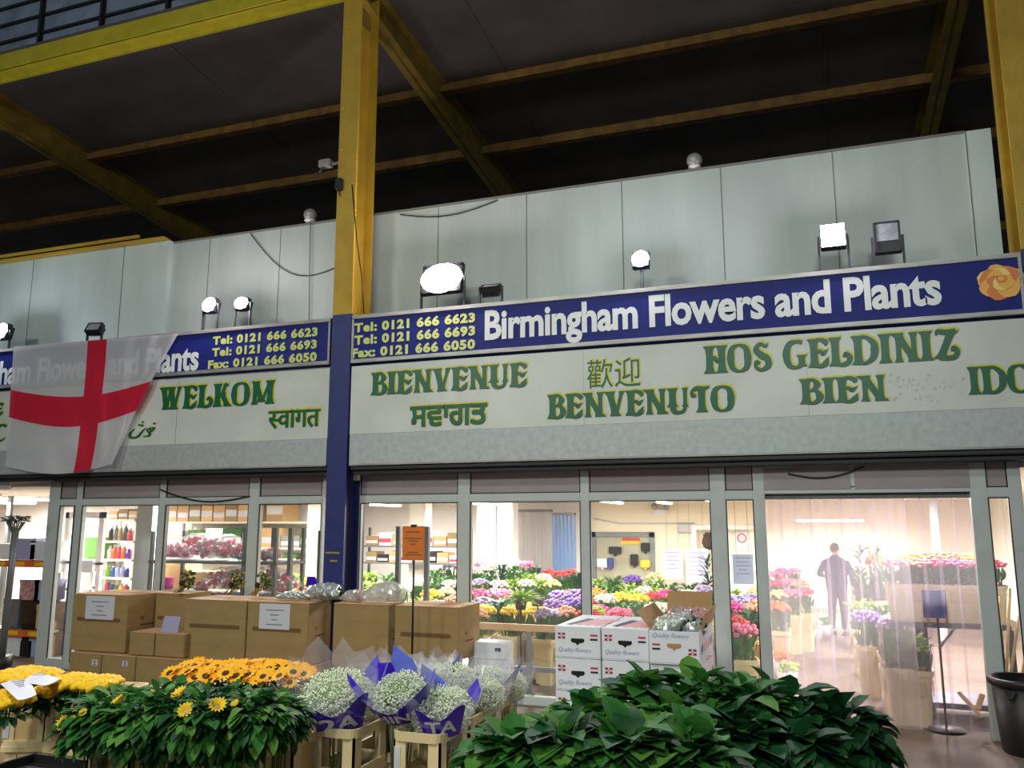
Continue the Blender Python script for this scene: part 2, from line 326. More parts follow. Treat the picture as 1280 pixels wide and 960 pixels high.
GL = {
 'I': (.42, stem(.2)), 'B': (.72, stem(.2)+S([(.2, .96), (.44, .95), (.56, .76), (.44, .55), (.24, .53)], [.07, .1, .2, .1, .06])+S([(.24, .53), (.5, .52), (.63, .27), (.48, .05), (.2, .04)], [.06, .1, .22, .1, .07])),
 'E': (.7, stem(.2)+S([(.2, .94), (.42, .96), (.6, .86), (.58, .74)], [.08, .1, .17, .03])+S([(.2, .5), (.38, .56), (.5, .47), (.66, .6)], [.06, .1, .13, .02])+S([(.2, .05), (.42, .03), (.58, .14), (.66, .32)], [.08, .11, .17, .03])),
 'N': (.86, stem(.2, w=.13)+stem(.68, w=.13)+stem(.16, 1, 0, .7, .2)), 'V': (.8, stem(.18, 1, 0, .42, .2)+stem(.66, 1, 0, .42, .1)),
 'U': (.84, stem(.2, .25, 1, w=.2)+stem(.66, .25, 1, w=.11)+S([(.2, .4), (.24, .1), (.44, .02), (.62, .12), (.66, .4)], [.2, .18, .1, .1, .11])),
 'T': (.74, stem(.42)+S([(.72, 1.0), (.5, .93), (.25, .95), (.08, .82), (.1, .66), (.22, .68)], [.04, .14, .14, .1, .12, .1])),
 'O': (.86, S([(.42, .98), (.18, .85), (.12, .5), (.18, .15), (.42, .02), (.66, .15), (.72, .5), (.66, .85), (.42, .98)], [.06, .16, .22, .16, .06, .16, .22, .16, .06])),
 'H': (.84, stem(.2)+stem(.64)+S([(.26, .42), (.38, .56), (.48, .44), (.6, .58)], [.04, .12, .12, .04])),
 'S': (.66, S([(.56, .98), (.5, .86), (.3, .95), (.16, .76), (.32, .56), (.52, .42), (.56, .18), (.34, .02), (.14, .12), (.16, .3), (.28, .26)], [.02, .1, .1, .17, .2, .2, .18, .09, .1, .13, .08])),
 'G': (.86, S([(.68, .9), (.5, .95), (.24, .86), (.13, .5), (.22, .12), (.45, .03), (.66, .12)], [.12, .1, .16, .22, .16, .08, .1])+stem(.64, .06, .46, w=.18)),
 'L': (.74, stem(.2)+S([(.2, .05), (.42, .03), (.6, .1), (.66, .28), (.54, .4), (.46, .3)], [.08, .12, .14, .16, .12, .08])),
 'D': (.86, stem(.2)+S([(.2, .96), (.48, .93), (.7, .72), (.73, .5), (.68, .25), (.48, .06), (.2, .04)], [.07, .1, .18, .22, .18, .1, .07])),
 'Z': (.76, S([(.1, .82), (.16, .95), (.4, .92), (.7, .97)], [.04, .14, .15, .08])+stem(.58, .95, .05, .18, .2)+S([(.14, .05), (.4, .05), (.62, .08), (.7, .26), (.6, .38), (.52, .28)], [.1, .13, .13, .14, .12, .06])),
 'W': (1.14, stem(.18, 1, 0, .36, .2)+stem(.54, 1, 0, .38, .1)+stem(.54, 1, 0, .74, .2)+stem(.96, 1, 0, .76, .1)),
 'K': (.84, stem(.2)+S([(.26, .48), (.44, .62), (.56, .94), (.7, .88)], [.06, .12, .14, .04])+stem(.38, .6, 0, .7, .2)),
 'M': (1.08, stem(.2, w=.14)+stem(.88, w=.2)+stem(.22, 1, .1, .52, .19)+stem(.86, 1, .1, .54, .1)), ' ': (.4, []),
 'C': (.76, S([(.66, .86), (.46, .96), (.22, .84), (.13, .5), (.22, .14), (.46, .03), (.66, .2)], [.14, .09, .16, .22, .16, .08, .03])),
}
def put_deco(mb, word, x0, x1, z0, z1, Y):
    """flared green letters with a yellow edge up and to one side"""
    tot = sum(GL[c][0] for c in word)-.08; k = (x1-x0)/tot; hz = z1-z0
    for m, dx, dz, yy in ((1, .05, .07, Y-.002), (0, 0, 0, Y-.012)):
        x = 0
        for c in word:
            for i, q in enumerate(GL[c][1]): mb.add([(x0+(x+p.x-.04+dx)*k, yy-.0001*(i % 90), z0+(p.y+dz)*hz) for p in q], [(0, 1, 2, 3)], m)
            x += GL[c][0]
def put_strokes(mb, strokes, x0, x1, z0, z1, Y, edge=(.02, .03)):
    for m, dx, dz, yy in ((1, edge[0], edge[1], Y-.002), (0, 0, 0, Y-.012)):
        for pts, wd in strokes:
            for i, q in enumerate(stroke(pts, wd if isinstance(wd, list) else [wd]*len(pts))):
                mb.add([(x0+(p.x+dx)*(x1-x0), yy-.0001*i, z0+(p.y+dz)*(z1-z0)) for p in q], [(0, 1, 2, 3)], m)

# ================================================================ THE HALL
YS = -0.38; YW = 0.35; XC = -5.87; BAY = 8.0
mb = MB(); mb.box(-34, 14, -26, 14, -.2, 0)
struct('floor', mb, M['concrete'], 'stained brown grey concrete floor of the market hall and shop', 'floor')
def roof_z(y): return 9.99-.117*(y-YS)
mb = MB(); mb.prism([(YS, roof_z(YS)), (16, roof_z(16)), (16, roof_z(16)+.06), (YS, roof_z(YS)+.06)], 'x', -32, 14)
for k in range(9):      # sheet laps running down the slope
    x = -30+k*5.1; mb.beam((x, YS, roof_z(YS)-.005), (x, 15, roof_z(15)-.005), .05, .02)
struct('ceiling', mb, M['roof'], 'dark sloping roof sheeting over the yellow steelwork', 'roof')
for k, (y, zb) in enumerate(((2.5, 9.5), (4.5, 9.24), (6.5, 9.0), (8.5, 8.77), (10.5, 8.53), (12.5, 8.3))):
    mb = MB(); mb.box(-32, 14, y, y+.06, zb, roof_z(y)); mb.box(-32, 14, y-.05, y+.11, zb-.015, zb)
    struct('roof_purlin', mb, M['rust'], 'ochre roof purlin, number %s counted back from the yellow edge beam' % ('one two three four five six'.split()[k]), 'purlin', group='ochre purlins under the roof')
for k, words in enumerate(('dim ochre rafter climbing above the pale cladding with the flag', 'ochre rafter springing from the tall yellow and blue column', 'dark shaded rafter above the end of the cream cladding')):
    x = XC+.15+BAY*(k-1); z0 = 9.42; mb = MB()
    def rz(y): return z0-.117*(y-.08)
    mb.prism([(YS, rz(YS)), (15, rz(15)), (15, rz(15)+.5), (YS, rz(YS)+.5)], 'x', x-.02, x+.02)
    for dz in (0, .5): mb.prism([(YS, rz(YS)+dz), (15, rz(15)+dz), (15, rz(15)+dz+.03), (YS, rz(YS)+dz+.03)], 'x', x-.13, x+.13)
    mb.prism([(YS, rz(YS)), (YS+1.3, rz(YS+1.3)), (YS, rz(YS)-.35)], 'x', x-.02, x+.02)
    struct('roof_rafter', mb, M['rafter'], words, 'rafter', group='rafters under the roof')
mb = MB(); mb.box(-32, 14, YS-.02, YS+.02, 9.70, 9.975); mb.box(-32, 14, YS, YS+.26, 9.70, 9.73); mb.box(-32, 14, YS+.24, YS+.29, 9.66, 9.72)
struct('edge_beam', mb, M['yellow_rail'], 'long bright yellow beam along the edge of the roof', 'beam')
mb = MB(); mb.box(-32, 14, YS+.1, YS+.16, 9.98, 13, 0)
for k in range(26): x = -24+k*1.35; mb.box(x, x+.05, YS+.02, YS+.1, 9.98, 13, 1)
for k in range(9): mb.box(-32, 14, YS+.05, YS+.1, 10.25+k*.33, 10.29+k*.33, 1)
struct('wall_clerestory', mb, [M['glassblue'], M['darkbar']], 'dark blue grey barred sheeting above the yellow edge beam', 'wall')
def column(x, label):
    mb = MB(); zt = 4.83
    for z0, z1, m in ((0, zt, 1), (zt, 9.99, 0)):
        mb.box(x, x+.285, YS-.02, YS+.015, z0, z1, m); mb.box(x, x+.285, YS+.45, YS+.485, z0, z1, m); mb.box(x+.125, x+.16, YS+.015, YS+.45, z0, z1, m)
    for z, dx, wd in ((1.72, .03, .2), (1.62, .1, .1), (1.2, .0, .2)):
        mb.box(x+dx, x+dx+wd, YS-.024, YS-.02, z, z+.022, 2)
    for k in range(7): mb.box(x+.03, x+.06, YS-.03, YS-.02, 5.3+k*.62, 5.33+k*.62, 0)
    return struct('steel_column', mb, [M['yellow'], M['blue'], M['chip']], label, 'column', group='steel hall columns')
column(XC, 'tall steel column, yellow above and blue below, between the two shop signs')
column(XC+BAY, 'yellow steel column standing past the end of the cream cladding')

# upper cladding (cold store walls above the signs)
mb = MB(); mb.box(-9.44, 1.86, YW, YW+.12, 2.7, 6.48, 0)
for x in (-8.6, -7.3, -4.7, -3.4, -2.1, -.85, .45): mb.box(x, x+.012, YW-.004, YW, 2.7, 6.47, 1)
mb.box(-9.44, 1.86, YW-.012, YW+.14, 6.47, 6.5, 1)
struct('wall_upper', mb, [M['clad'], M['seam']], 'cream clad wall panels standing above the shop signs', 'wall')
mb = MB(); mb.box(1.86, 2.12, YW-.03, YW+2.5, 2.7, 6.48, 0); mb.box(1.86, 1.872, YW-.036, YW-.03, 2.7, 6.48, 1)
struct('trim_1', mb, [M['clad2'], M['seam']], 'pale corner trim closing the end of the cream cladding', 'trim')
mb = MB(); mb.box(-16, -9.3, YW-.1, YW+.1, 2.7, 6.5, 0)
for x in (-13.4, -12.15, -10.2): mb.box(x, x+.012, YW-.104, YW-.1, 2.7, 6.5, 1)
struct('wall_flag_side', mb, [M['clad2'], M['seam']], 'paler clad wall section standing behind the flag', 'wall')
mb = MB()
mb.box(-16, -9.33, YW-.2, YW-.04, 6.5, 6.535); mb.box(-16, -9.8, YW-.24, YW-.2, 6.56, 6.6)
struct('trim_2', mb, M['yellow'], 'thin ochre capping on the paler clad wall', 'trim')

# ================================================================ SIGNS
def board(name, x0, x1, z0, z1, m, label, cat, d=.16, trim=.05, m_trim=None):
    r = thing(name, ((x0+x1)/2, YS, z0), label, cat)
    mb = MB(); mb.box(x0, x1, YS, YS+d, z0, z1); mb.build('board', m, r)
    if trim:
        mb = MB(); t = trim
        mb.box(x0-.0, x1+.0, YS-.02, YS, z1-t, z1); mb.box(x0, x1, YS-.02, YS, z0, z0+t); mb.box(x0, x0+t*.6, YS-.02, YS, z0+t, z1-t); mb.box(x1-t*.6, x1, YS-.02, YS, z0+t, z1-t)
        mb.build('frame', m_trim or M['alu'], r, bevel=.004)
    return r
Y1 = YS-.004
SIGN_LAB = ('deep blue shop sign naming the flower seller, with phone numbers beside the column', 'deep blue shop sign half hidden behind the red cross flag')
sg = board('shop_sign', -5.575, 2.12, 4.16, 4.80, M['signblue'], SIGN_LAB[0], 'sign')
def bfp(x0, x1, base, cap, r):
    mb = MB(); put_text(mb, 'Birmingham Flowers and Plants', x0, x1, base, cap, Y1, offset=.031, sp=.97); mb.build('lettering', M['white_ink'], r, fix=False)
xa = onY(606, 424, YS).x; xb = onY(1178, 380, YS).x
bz = onY(606, 424, YS).z; capz = onY(606, 390, YS).z-bz
bfp(xa, xb, bz, capz, sg)
def phones(pts, r):
    """three lines of yellow phone numbers; pts = (line, x0, x1, baseline, capital height)"""
    mb = MB()
    for line, x0, x1, z, c in pts: put_text(mb, line, x0, x1, z, c, Y1, offset=.05, sp=1.12)
    mb.build('phone_lettering', M['lime_ink'], r, fix=False)
PH = ('Tel: 0121 666 6623', 'Tel: 0121 666 6693', 'Fax: 0121 666 6050')
pts = []
for line, (x0, y0, x1, y1) in zip(PH, ((443, 415, 594, 402), (443, 430, 594, 419), (440, 445, 594, 437))):
    a = onY(x0, y0, YS); b = onY(x1, y1, YS); pts.append((line, a.x, b.x, (a.z+b.z)/2, .108))
phones(pts, sg)
# yellow rose picture on the sign
c = onY(1251, 353, YS)
mb = MB(); R0 = .2
def rose_blob(cx, cz, r, yy, m, n=14, wob=.12, ph=0):
    mb.poly([(cx+r*(1+wob*math.sin(3*a+ph))*math.cos(a), yy, cz+r*.92*(1+wob*math.cos(2*a+ph))*math.sin(a)) for a in [2*math.pi*i/n for i in range(n)]], m)
rose_blob(c.x, c.z, R0, Y1, 2, 18, .14)
for i in range(7): a = i*.9; rose_blob(c.x+.1*math.cos(a), c.z+.095*math.sin(a), .105, Y1-.001*(i+1), i % 2, 12, .1, i)
for i in range(6): a = i*1.05+.4; rose_blob(c.x+.055*math.cos(a), c.z+.03+.05*math.sin(a), .075, Y1-.009-.001*i, (i+1) % 3, 12, .1, i*2)
rose_blob(c.x+.005, c.z+.03, .05, Y1-.017, 1, 10); rose_blob(c.x, c.z+.035, .03, Y1-.018, 0, 8)
mb.build('rose_picture', [M['rose'], M['rose2'], M['rose3']], sg, fix=False)
sl = board('shop_sign', -16, -5.90, 4.17, 4.80, M['signblue'], SIGN_LAB[1], 'sign')
xe = onY(248, 460, YS).x; bfp(xe-(xb-xa), xe, onY(248, 461, YS).z, capz, sl)
pts = []
for line, (x0, y0, x1, y1) in zip(PH, ((266, 431, 397, 419), (265, 446, 396, 434), (260, 461, 396, 450))):
    a = onY(x0, y0, YS); b = onY(x1, y1, YS); pts.append((line, a.x, b.x, (a.z+b.z)/2, .105))
phones(pts, sl)
# welcome boards
wb = board('welcome_board', -5.565, 2.12, 3.228, 4.12, M['white_board'], 'white board of green welcome words in many languages below the shop name', 'sign', trim=0)
def fit(x0, y0, x1, y1):      # pixel ends of the baseline and the height above it
    a = onY(x0, y0, YS); b = onY(x1, y1, YS); return a.x, b.x, (a.z+b.z)/2
def deco(r, word, x0, y0, x1, y1, h):
    a, b, z = fit(x0, y0, x1, y1); mb = MB(); put_deco(mb, word, a, b, z, z+h, YS); mb.build('welcome_word', [M['green_ink'], M['yel_ink']], r, fix=False)
hh = .30
deco(wb, 'BIENVENUE', 465, 494, 658, 483, .29)
deco(wb, 'HOS GELDINIZ', 882, 467, 1198, 449, .31)
deco(wb, 'BENVENUTO', 686, 524, 918, 513, .285)
deco(wb, 'BIEN', 1002, 505, 1108, 501, .27)
deco(wb, 'IDO', 1213, 494, 1292, 489, .28)
def plain(r, body, x0, y0, x1, y1, h, capu, name='welcome_word', off=0.0, rep=1):
    a, b, z = fit(x0, y0, x1, y1); mb = MB()
    for dx, dz, yy, m in ((.016, .02, YS-.003, 1), (0, 0, YS-.006, 0)):
        for k in range(rep):
            for kk in range(rep): put_text(mb, body, a+dx+k*.012, b+dx+k*.012, z+dz+kk*.012, h, yy-.0003*(k+kk*rep), m, offset=off, capu=capu)
    mb.build(name, [M['green_ink'], M['yel_ink']], r, fix=False)
plain(wb, '歡迎', 734, 483, 801, 479, .31, .842)
plain(wb, 'ਸਵਾਗਤ', 512, 535, 607, 530, .25, .642, rep=3)
mb = MB()       # grey scuffs where letters came off
for i in range(40):
    p = onY(rnd(1110, 1205), rnd(468, 502), YS); mb.poly([(p.x+rnd(.005, .02)*math.cos(a), YS-.002-.0001*i, p.z+rnd(.005, .025)*math.sin(a)) for a in (0, 1.2, 2.5, 3.8, 5)], 0)
mb.build('scuff_mark', mat('grey_scuff', (200, 206, 199), .7), wb, fix=False)['kind'] = 'stuff'
for x in (.02, -2.45): mb = MB(); mb.box(x, x+.006, YS-.002, YS, 3.23, 4.1); mb.build('joint', M['alu'], wb)
wl = board('welcome_board', -16, -5.895, 3.19, 4.12, M['white_board'], 'white board of green welcome words behind the lower half of the flag', 'sign', trim=0)
deco(wl, 'WELKOM', 200, 513, 342, 504, .32)
deco(wl, 'E', -12, 520, 3, 519, .2); deco(wl, 'C', -8, 552, 8, 551, .26)
a, b, z = fit(335, 535, 399, 533)
vs_s, fs_s = text_mb('स', .012); vs_r, fs_r = text_mb('वागत', .012)
def clip_right(vs, fs, xc):
    bm = bmesh.new(); bv = [bm.verts.new(v) for v in vs]
    for f in fs: bm.faces.new([bv[i] for i in f])
    bmesh.ops.bisect_plane(bm, geom=bm.verts[:]+bm.edges[:]+bm.faces[:], plane_co=(xc, 0, 0), plane_no=(1, 0, 0), clear_outer=True)
    bm.verts.index_update(); out = [v.co.copy() for v in bm.verts], [tuple(v.index for v in f.verts) for f in bm.faces]; bm.free(); return out
wS = max(v.x for v in vs_s); cut = wS*.70; hs_, hf_ = clip_right(vs_s, fs_s, cut); tot_ = cut-.03+max(v.x for v in vs_r)
mb = MB()
for m, dx, dz, yy in ((1, .016, .02, YS-.002), (0, 0, 0, YS-.006)):
    for q in range(3):
        kx = (b-a)/tot_; mb.add([(a+dx+.008*q+v.x*kx, yy-.0005*q, z+dz+v.y*.36) for v in hs_], hf_, m); mb.add([(a+dx+.008*q+(v.x+cut-.03)*kx, yy-.0003-.0005*q, z+dz+v.y*.36) for v in vs_r], fs_r, m)
mb.build('welcome_word', [M['green_ink'], M['yel_ink']], wl, fix=False)
a, b, z = fit(161, 549, 192, 546)
arab = [([(.22, .62), (.05, .3), (.12, .05), (.36, .08), (.52, .36), (.62, .54), (.72, .62)], [.04, .1, .13, .11, .08, .05, .03]), ([(.46, .78), (.56, .86)], .12), ([(.5, 1.0), (.56, 1.06)], .1), ([(.36, .82), (.44, .88)], .09),
 ([(.78, .3), (.9, .42), (.84, .56), (.74, .46), (.86, .3), (.82, .12), (.6, .1)], [.06, .1, .07, .07, .1, .09, .03]), ([(.8, .62), (1.0, .62), (.96, .46), (.86, .36)], [.04, .1, .08, .05]), ([(.98, .86), (1.04, .94)], .1)]
mb = MB(); put_strokes(mb, arab, a, b, z, z+.22, YS); mb.build('welcome_word', [M['green_ink'], M['yel_ink']], wl, fix=False)
mb = MB(); mb.box(-8.36, -8.354, YS-.002, YS, 3.2, 4.1); mb.build('joint', M['alu'], wl)
# roller shutter housings under the boards
for x0, x1, zt, lab in ((-5.56, 2.12, 3.226, 'mottled galvanised shutter housing under the long welcome board'), (-16, -5.9, 3.188, 'galvanised shutter housing below the hanging flag')):
    r = thing('shutter_housing', ((x0+x1)/2, YS, 2.83), lab, 'shutter housing')
    mb = MB(); mb.box(x0, x1, YS, .02, 2.83, zt); mb.build('housing', M['galv'], r)
    mb = MB(); mb.box(x0, x1, YS+.03, YS+.30, 2.775, 2.828); mb.box(x0, x1, YS+.10, YS+.2, 2.72, 2.774); mb.build('shutter_rail', M['dark_rail'], r, bevel=.01)
    mb = MB(); mb.box(x0, x1, YS-.006, YS+.03, 2.826, 2.846); mb.build('lip', M['alu'], r)

# ================================================================ SHOP FRONT
ZH = 2.36; ZT = 2.46; ZF = 2.72
def X0(px, py=640): return onY(px, py, 0).x
WL = [(77, 97), (105, 201), (209, 313), (326, 404)]
WR = [(452, 574), (589, 727), (738, 889), (908, 943)]
def member(mb, x0, x1, z0, z1, d=.05): mb.box(x0, x1, -.05, .05, z0, z1)
LABW = ['narrow end window beside the open stall', 'window with the bottle shelves behind it', 'window behind the owl-like dried bunches', 'window ending at the blue column',
        'window behind the orange notice stand', 'window in front of the grey and blue strip curtain', 'window showing two lilac notices on the cream wall', 'narrow window beside the strip curtain doorway', 'narrow window past the doorway']
LABW[2] = 'window behind the rack of wrapped red bunches'
xs = [(X0(a), X0(b)) for a, b in WL+WR]; xs.append((X0(1235), X0(1262)))
edges = [X0(63)]
for i, (a, b) in enumerate(xs):
    nxt = xs[i+1][0] if i+1 < len(xs) else b+.12
    pl = X0(63) if i == 0 else (xs[i-1][1] if i not in (4, 8) else (XC+.285 if i == 4 else X0(1214)))
    pr = b+.02
    r = thing('window_%d' % (i+1), ((a+b)/2, 0, 0), LABW[i], 'window', kind='structure')
    sill = .10 if i != 0 else .14
    mb = MB()
    member(mb, pl, a, 0, ZF)                                   # mullion on the near side of the pane
    if i in (3, 7, 8): member(mb, b, b+.02 if i == 3 else X0(957) if i == 7 else b+.12, 0, ZF)
    member(mb, a, b, 0, sill); member(mb, a, b, ZH, ZT)
    mb.build('frame', M['frame'], r, bevel=.006)
    mb = MB(); mb.box(a, b, -.03, .02, ZT, ZF); mb.build('fascia_panel', M['fascia'], r)
    mb = MB(); g = .012
    for (u0, u1, w0, w1) in ((a, b, ZT, ZT+g), (a, a+g, ZT, ZF), (b-g, b, ZT, ZF), (a, b, ZH-g, ZH), (a, a+g, sill, ZH-g), (b-g, b, sill, ZH-g)): mb.box(u0, u1, -.045, -.031, w0, w1)
    mb.build('gasket', M['gasket'], r)
    mb = MB(); mb.box(a, b, .0, .008, sill, ZH); mb.build('pane', M['glass'], r)
    if i == 1:
        mb = MB(); mb.box((a+b)/2-.02, b, -.03, -.0, 1.1, 1.14)
# doorway with clear strips
xd0, xd1 = X0(957), X0(1214)
r = thing('door_1', ((xd0+xd1)/2, 0, 0), 'wide doorway hung with hazy clear plastic strips', 'doorway', kind='structure')
mb = MB(); mb.box(xd0, xd1, -.05, .05, ZH+.06, ZF-.25+.02); mb.box(xd0, xd1, -.05, .05, ZF-.24, ZF)
mb.build('frame', M['frame'], r)
mb = MB()
for a, b in ((xd0, xd0+(xd1-xd0)*.44), (xd0+(xd1-xd0)*.46, xd1)): mb.box(a, b, -.058, -.05, ZH+.1, ZF-.02)
mb.build('fascia_panel', M['fascia'], r)
sc_ = thing('strip_curtain', ((xd0+xd1)/2, .06, 0), 'hazy clear plastic strip curtain hanging in the shop doorway', 'strip curtain')
mb = MB(); mb.box(xd0, xd1, .03, .1, ZH, ZH+.07)
for k in range(52): x = xd0+.01+(xd1-xd0-.03)*k/51; mb.box(x, x+.02, .02, .03, ZH+.01, ZH+.05)
mb.build('rail', M['steel'], sc_)
n = 13; wdt = (xd1-xd0)/n
for k in range(n):
    mb = MB(); x = xd0+k*wdt; y = .06+.02*(k % 2); sg_ = rnd(-.02, .02); vs = []
    for i in range(9):
        z = ZH+.03-(ZH+.0)*i/8
        for j in range(5): vs.append((x-.015+(wdt+.03)*j/4+sg_*i/8, y+.012*math.sin(j*1.57)*(1 if k % 2 else -1)+.01*math.sin(i*.9+k), max(z, .012)))
    mb.add(vs, [(i*5+j, i*5+j+1, i*5+j+6, i*5+j+5) for i in range(8) for j in range(4)], 0, True)
    mb.build('plastic_strip', M['pvc_clear' if k > 8 else 'pvc'], sc_, fix=False)

# shop shell
mb = MB(); mb.box(-32, 4.3, .0, 13.6, 2.66, 2.74); struct('ceiling_shop', mb, M['ceil'], 'white low ceiling inside the flower shop', 'ceiling')
mb = MB(); mb.box(-9.8, -6.2, 13.1, 13.3, 0, 3); mb.box(-32, -9.8, 13.1, 13.3, 0, 3)
struct('wall_back_plain', mb, M['white_wall'], 'white back wall of the shop', 'wall')
mb = MB(); mb.box(-6.2, 4.3, 13.1, 13.3, 0, 3); struct('wall_back_cream', mb, M['cream_wall'], 'cream back wall carrying notices and an office window', 'wall')
mb = MB(); mb.box(4.0, 4.2, .0, 13.2, 0, 3)
for k in range(9): mb.box(3.985, 4.0, .4+k*1.4, .43+k*1.4, 0, 3)
struct('wall_side', mb, M['white_wall'], 'white panelled side wall beyond the doorway buckets', 'wall')
mb = MB(); mb.box(-32, -9.6, 6.4, 6.55, 0, 3)
for k in range(12): mb.box(-30+k*1.5, -29.98+k*1.5, 6.39, 6.4, 0, 3)
struct('wall_partition', mb, M['white_wall'], 'white partition behind the bottle shelves and pallet rack', 'wall')
mb = MB(); mb.box(4.0, 14, .0, .1, 0, 6); struct('wall_far_end', mb, M['white_wall'], 'white wall beyond the narrow end window', 'wall')

def pillar(px0, px1, Y, label, m='pillar', zt=3.0):
    a = onY(px0, 650, Y).x; b = onY(px1, 650, Y).x; mb = MB(); mb.box(a, b, Y, Y+(b-a), 0, zt)
    return struct('pillar', mb, M[m], label, 'pillar', bevel=.01, group='pillars inside the shop')
pillar(170, 190, 1.2, 'grey boxed pillar beside the bottle shelves')
pillar(384, 402, 4.2, 'white pillar near the blue column', 'white_wall')
pillar(512, 531, 8.0, 'white pillar behind the orange notice', 'white_wall')
pillar(596, 613, 10.2, 'white pillar left of the back strip curtain'.replace('left of', 'nearest'), 'white_wall')
pillar(622, 641, 10.5, 'broad white pillar next to the back strip curtain', 'white_wall')
pillar(1163, 1173, 7.5, 'slim grey pillar behind the pink buckets')

# ceiling tube lights
LAMPLAB = ['over the bottle shelves', 'over the pallet rack', 'behind the orange notice', 'near the back strip curtain', 'before the cream wall with notices', 'by the office window', 'inside the doorway', 'near the far side wall', 'over the flower display', 'deep in the shop over the pillars', 'over the wrapped red bunches', 'over the open stall', 'above the doorway trolley', 'deep behind the display']
def tube_light(x, y, z, lab, ln=1.6, along='y', pw=290):
    z = min(z, 2.54)
    r = thing('ceiling_light', (x, y, z), 'white fluorescent tube light '+lab, 'light', 'fluorescent lights in the shop')
    def bx(mb, w, z0, z1, l): return mb.box(x-l/2, x+l/2, y-w/2, y+w/2, z0, z1) if along == 'x' else mb.box(x-w/2, x+w/2, y-l/2, y+l/2, z0, z1)
    mb = MB(); bx(mb, .16, z+.04, z+.09, ln); bx(mb, .03, z+.09, 2.66, .03); mb.build('fitting', M['white_wall'], r)
    mb = MB(); bx(mb, .11, z, z+.04, ln-.04); mb.build('diffuser', M['tube'], r, bevel=.01)
    l = area('tube_glow', (x, y, z-.03), (x, y, 0), ln if along == 'x' else .12, pw, (1.0, .965, .9), .12 if along == 'x' else ln)
    return r
TL = [(-14.5, 3.5, 2.8), (-17.5, 4.5, 2.8), (-8.2, 5.0, 2.72), (-7.6, 9.6, 2.62), None, None, None, (1.8, 5.5, 2.75), (-4.2, 3.0, 2.75), (-10.5, 9.8, 2.7), (-9.6, 2.4, 2.75), (-14.8, 2.2, 2.78), (1.2, 2.0, 2.75), (-3.2, 9.6, 2.7)]
for t, lab in zip(TL, LAMPLAB):
    if t: tube_light(*t, lab)
p = onZ(765, 631, 2.5); tube_light(p.x, p.y, 2.62, LAMPLAB[4], 1.9, pw=130)
p = onZ(888, 627, 2.54); tube_light(p.x, p.y, 2.6, LAMPLAB[5], 1.5, pw=70)
p = onY(1037, 652, 11.0); tube_light(p.x, p.y, p.z, LAMPLAB[6], 1.5, 'x')

# ================================================================ LAMPS, CABLES, FLAG ON THE FRONT
def floodlight(px, py, sz, lens, label, power=0, colr=(1, 1, 1), tilt=-12, yaw=0, shape=1.0, zfoot=4.80, ylamp=-.34, legs=True):
    c = onY(px, py, ylamp); r = thing('floodlight', (c.x, c.y, zfoot), label, 'floodlight', 'floodlights along the top of the shop signs')
    Rm = Matrix.Rotation(math.radians(yaw), 3, 'Z') @ Matrix.Rotation(math.radians(tilt), 3, 'X')
    hw, hh_ = sz/2, sz/2*shape
    def tr(mb_): mb_.v = [c + Rm @ (v) for v in mb_.v]; return mb_
    mb = MB(); mb.box(-hw, hw, -.02, .05, -hh_, hh_)
    for k in range(7): x = -hw*.8+k*hw*1.6/6; mb.box(x-.006, x+.006, .05, .11, -hh_*.8, hh_*.8)
    hs = tr(mb).build('housing', M['lamp_body'], r)
    mb = MB(); t = sz*.09
    for a, b, e, f_ in ((-hw, hw, hh_-t, hh_), (-hw, hw, -hh_, -hh_+t), (-hw, -hw+t, -hh_, hh_), (hw-t, hw, -hh_, hh_)): mb.box(a, b, -.035, -.02, e, f_)
    tr(mb).build('bezel', M['lamp_body'], hs, bevel=.004)
    mb = MB()
    if power and shape < 1.05: mb.ball((0, -.03, 0), 1, 0, 20, 10, (hw*1.04, .05, hh_*1.04))  # lit lens swollen past its housing, the shape stands in for glare
    elif power: mb.box(-hw+t*.4, hw-t*.4, -.04, -.02, -hh_+t*.4, hh_-t*.4)
    else: mb.box(-hw+t, hw-t, -.027, -.02, -hh_*.25 if shape > 1 else -hh_+t, hh_-t)
    tr(mb).build('lens', lens, r)
    mb = MB(); lx = hw+.02
    if legs:
        for s in (-1, 1): mb.box(c.x+s*lx-.012, c.x+s*lx+.012, c.y+.0, c.y+.03, zfoot+.01, c.z+.02)
        mb.box(c.x-lx-.012, c.x+lx+.012, c.y-.01, c.y+.05, zfoot, zfoot+.014)
    else: mb.box(c.x-.02, c.x+.02, c.y+.02, c.y+.05, zfoot, c.z-hh_*.5)
    mb.build('bracket', M['lamp_body'], r)
    if power:
        s_ = bpy.data.lights.new('added_bloom_light', 'POINT'); s_.energy = power*.36; s_.color = (colr[0], colr[1]*.9, colr[2]); s_.shadow_soft_size = .06  # added point light, brightens the wall around the lamp to imitate lens bloom
        so = bpy.data.objects.new('added_bloom_light', s_); COL.objects.link(so); so.location = c+Vector((0, -.14, .02))
        p = c + Rm @ Vector((0, -.11, 0)); l = bpy.data.lights.new('floodlight_beam', 'AREA'); l.energy = power; l.color = colr; l.size = sz*.8
        o = bpy.data.objects.new('floodlight_beam', l); COL.objects.link(o); o.location = p; o.rotation_euler = (p-(c+Rm @ Vector((0, .5, 0)))).to_track_quat('-Z', 'Y').to_euler()
    return r
PW = 90
floodlight(3, 415, .26, M['lens_blue'], 'lit bluish floodlight at the end of the sign before the flag', PW, (.85, .95, 1))
floodlight(118, 410, .24, M['lamp_off'], 'unlit dark floodlight tilted above the flag', tilt=-32, yaw=12, shape=.72, zfoot=4.80)
floodlight(263, 382, .21, M['lens_white'], 'lit white floodlight above the first phone numbers', PW, (1, .96, 1))
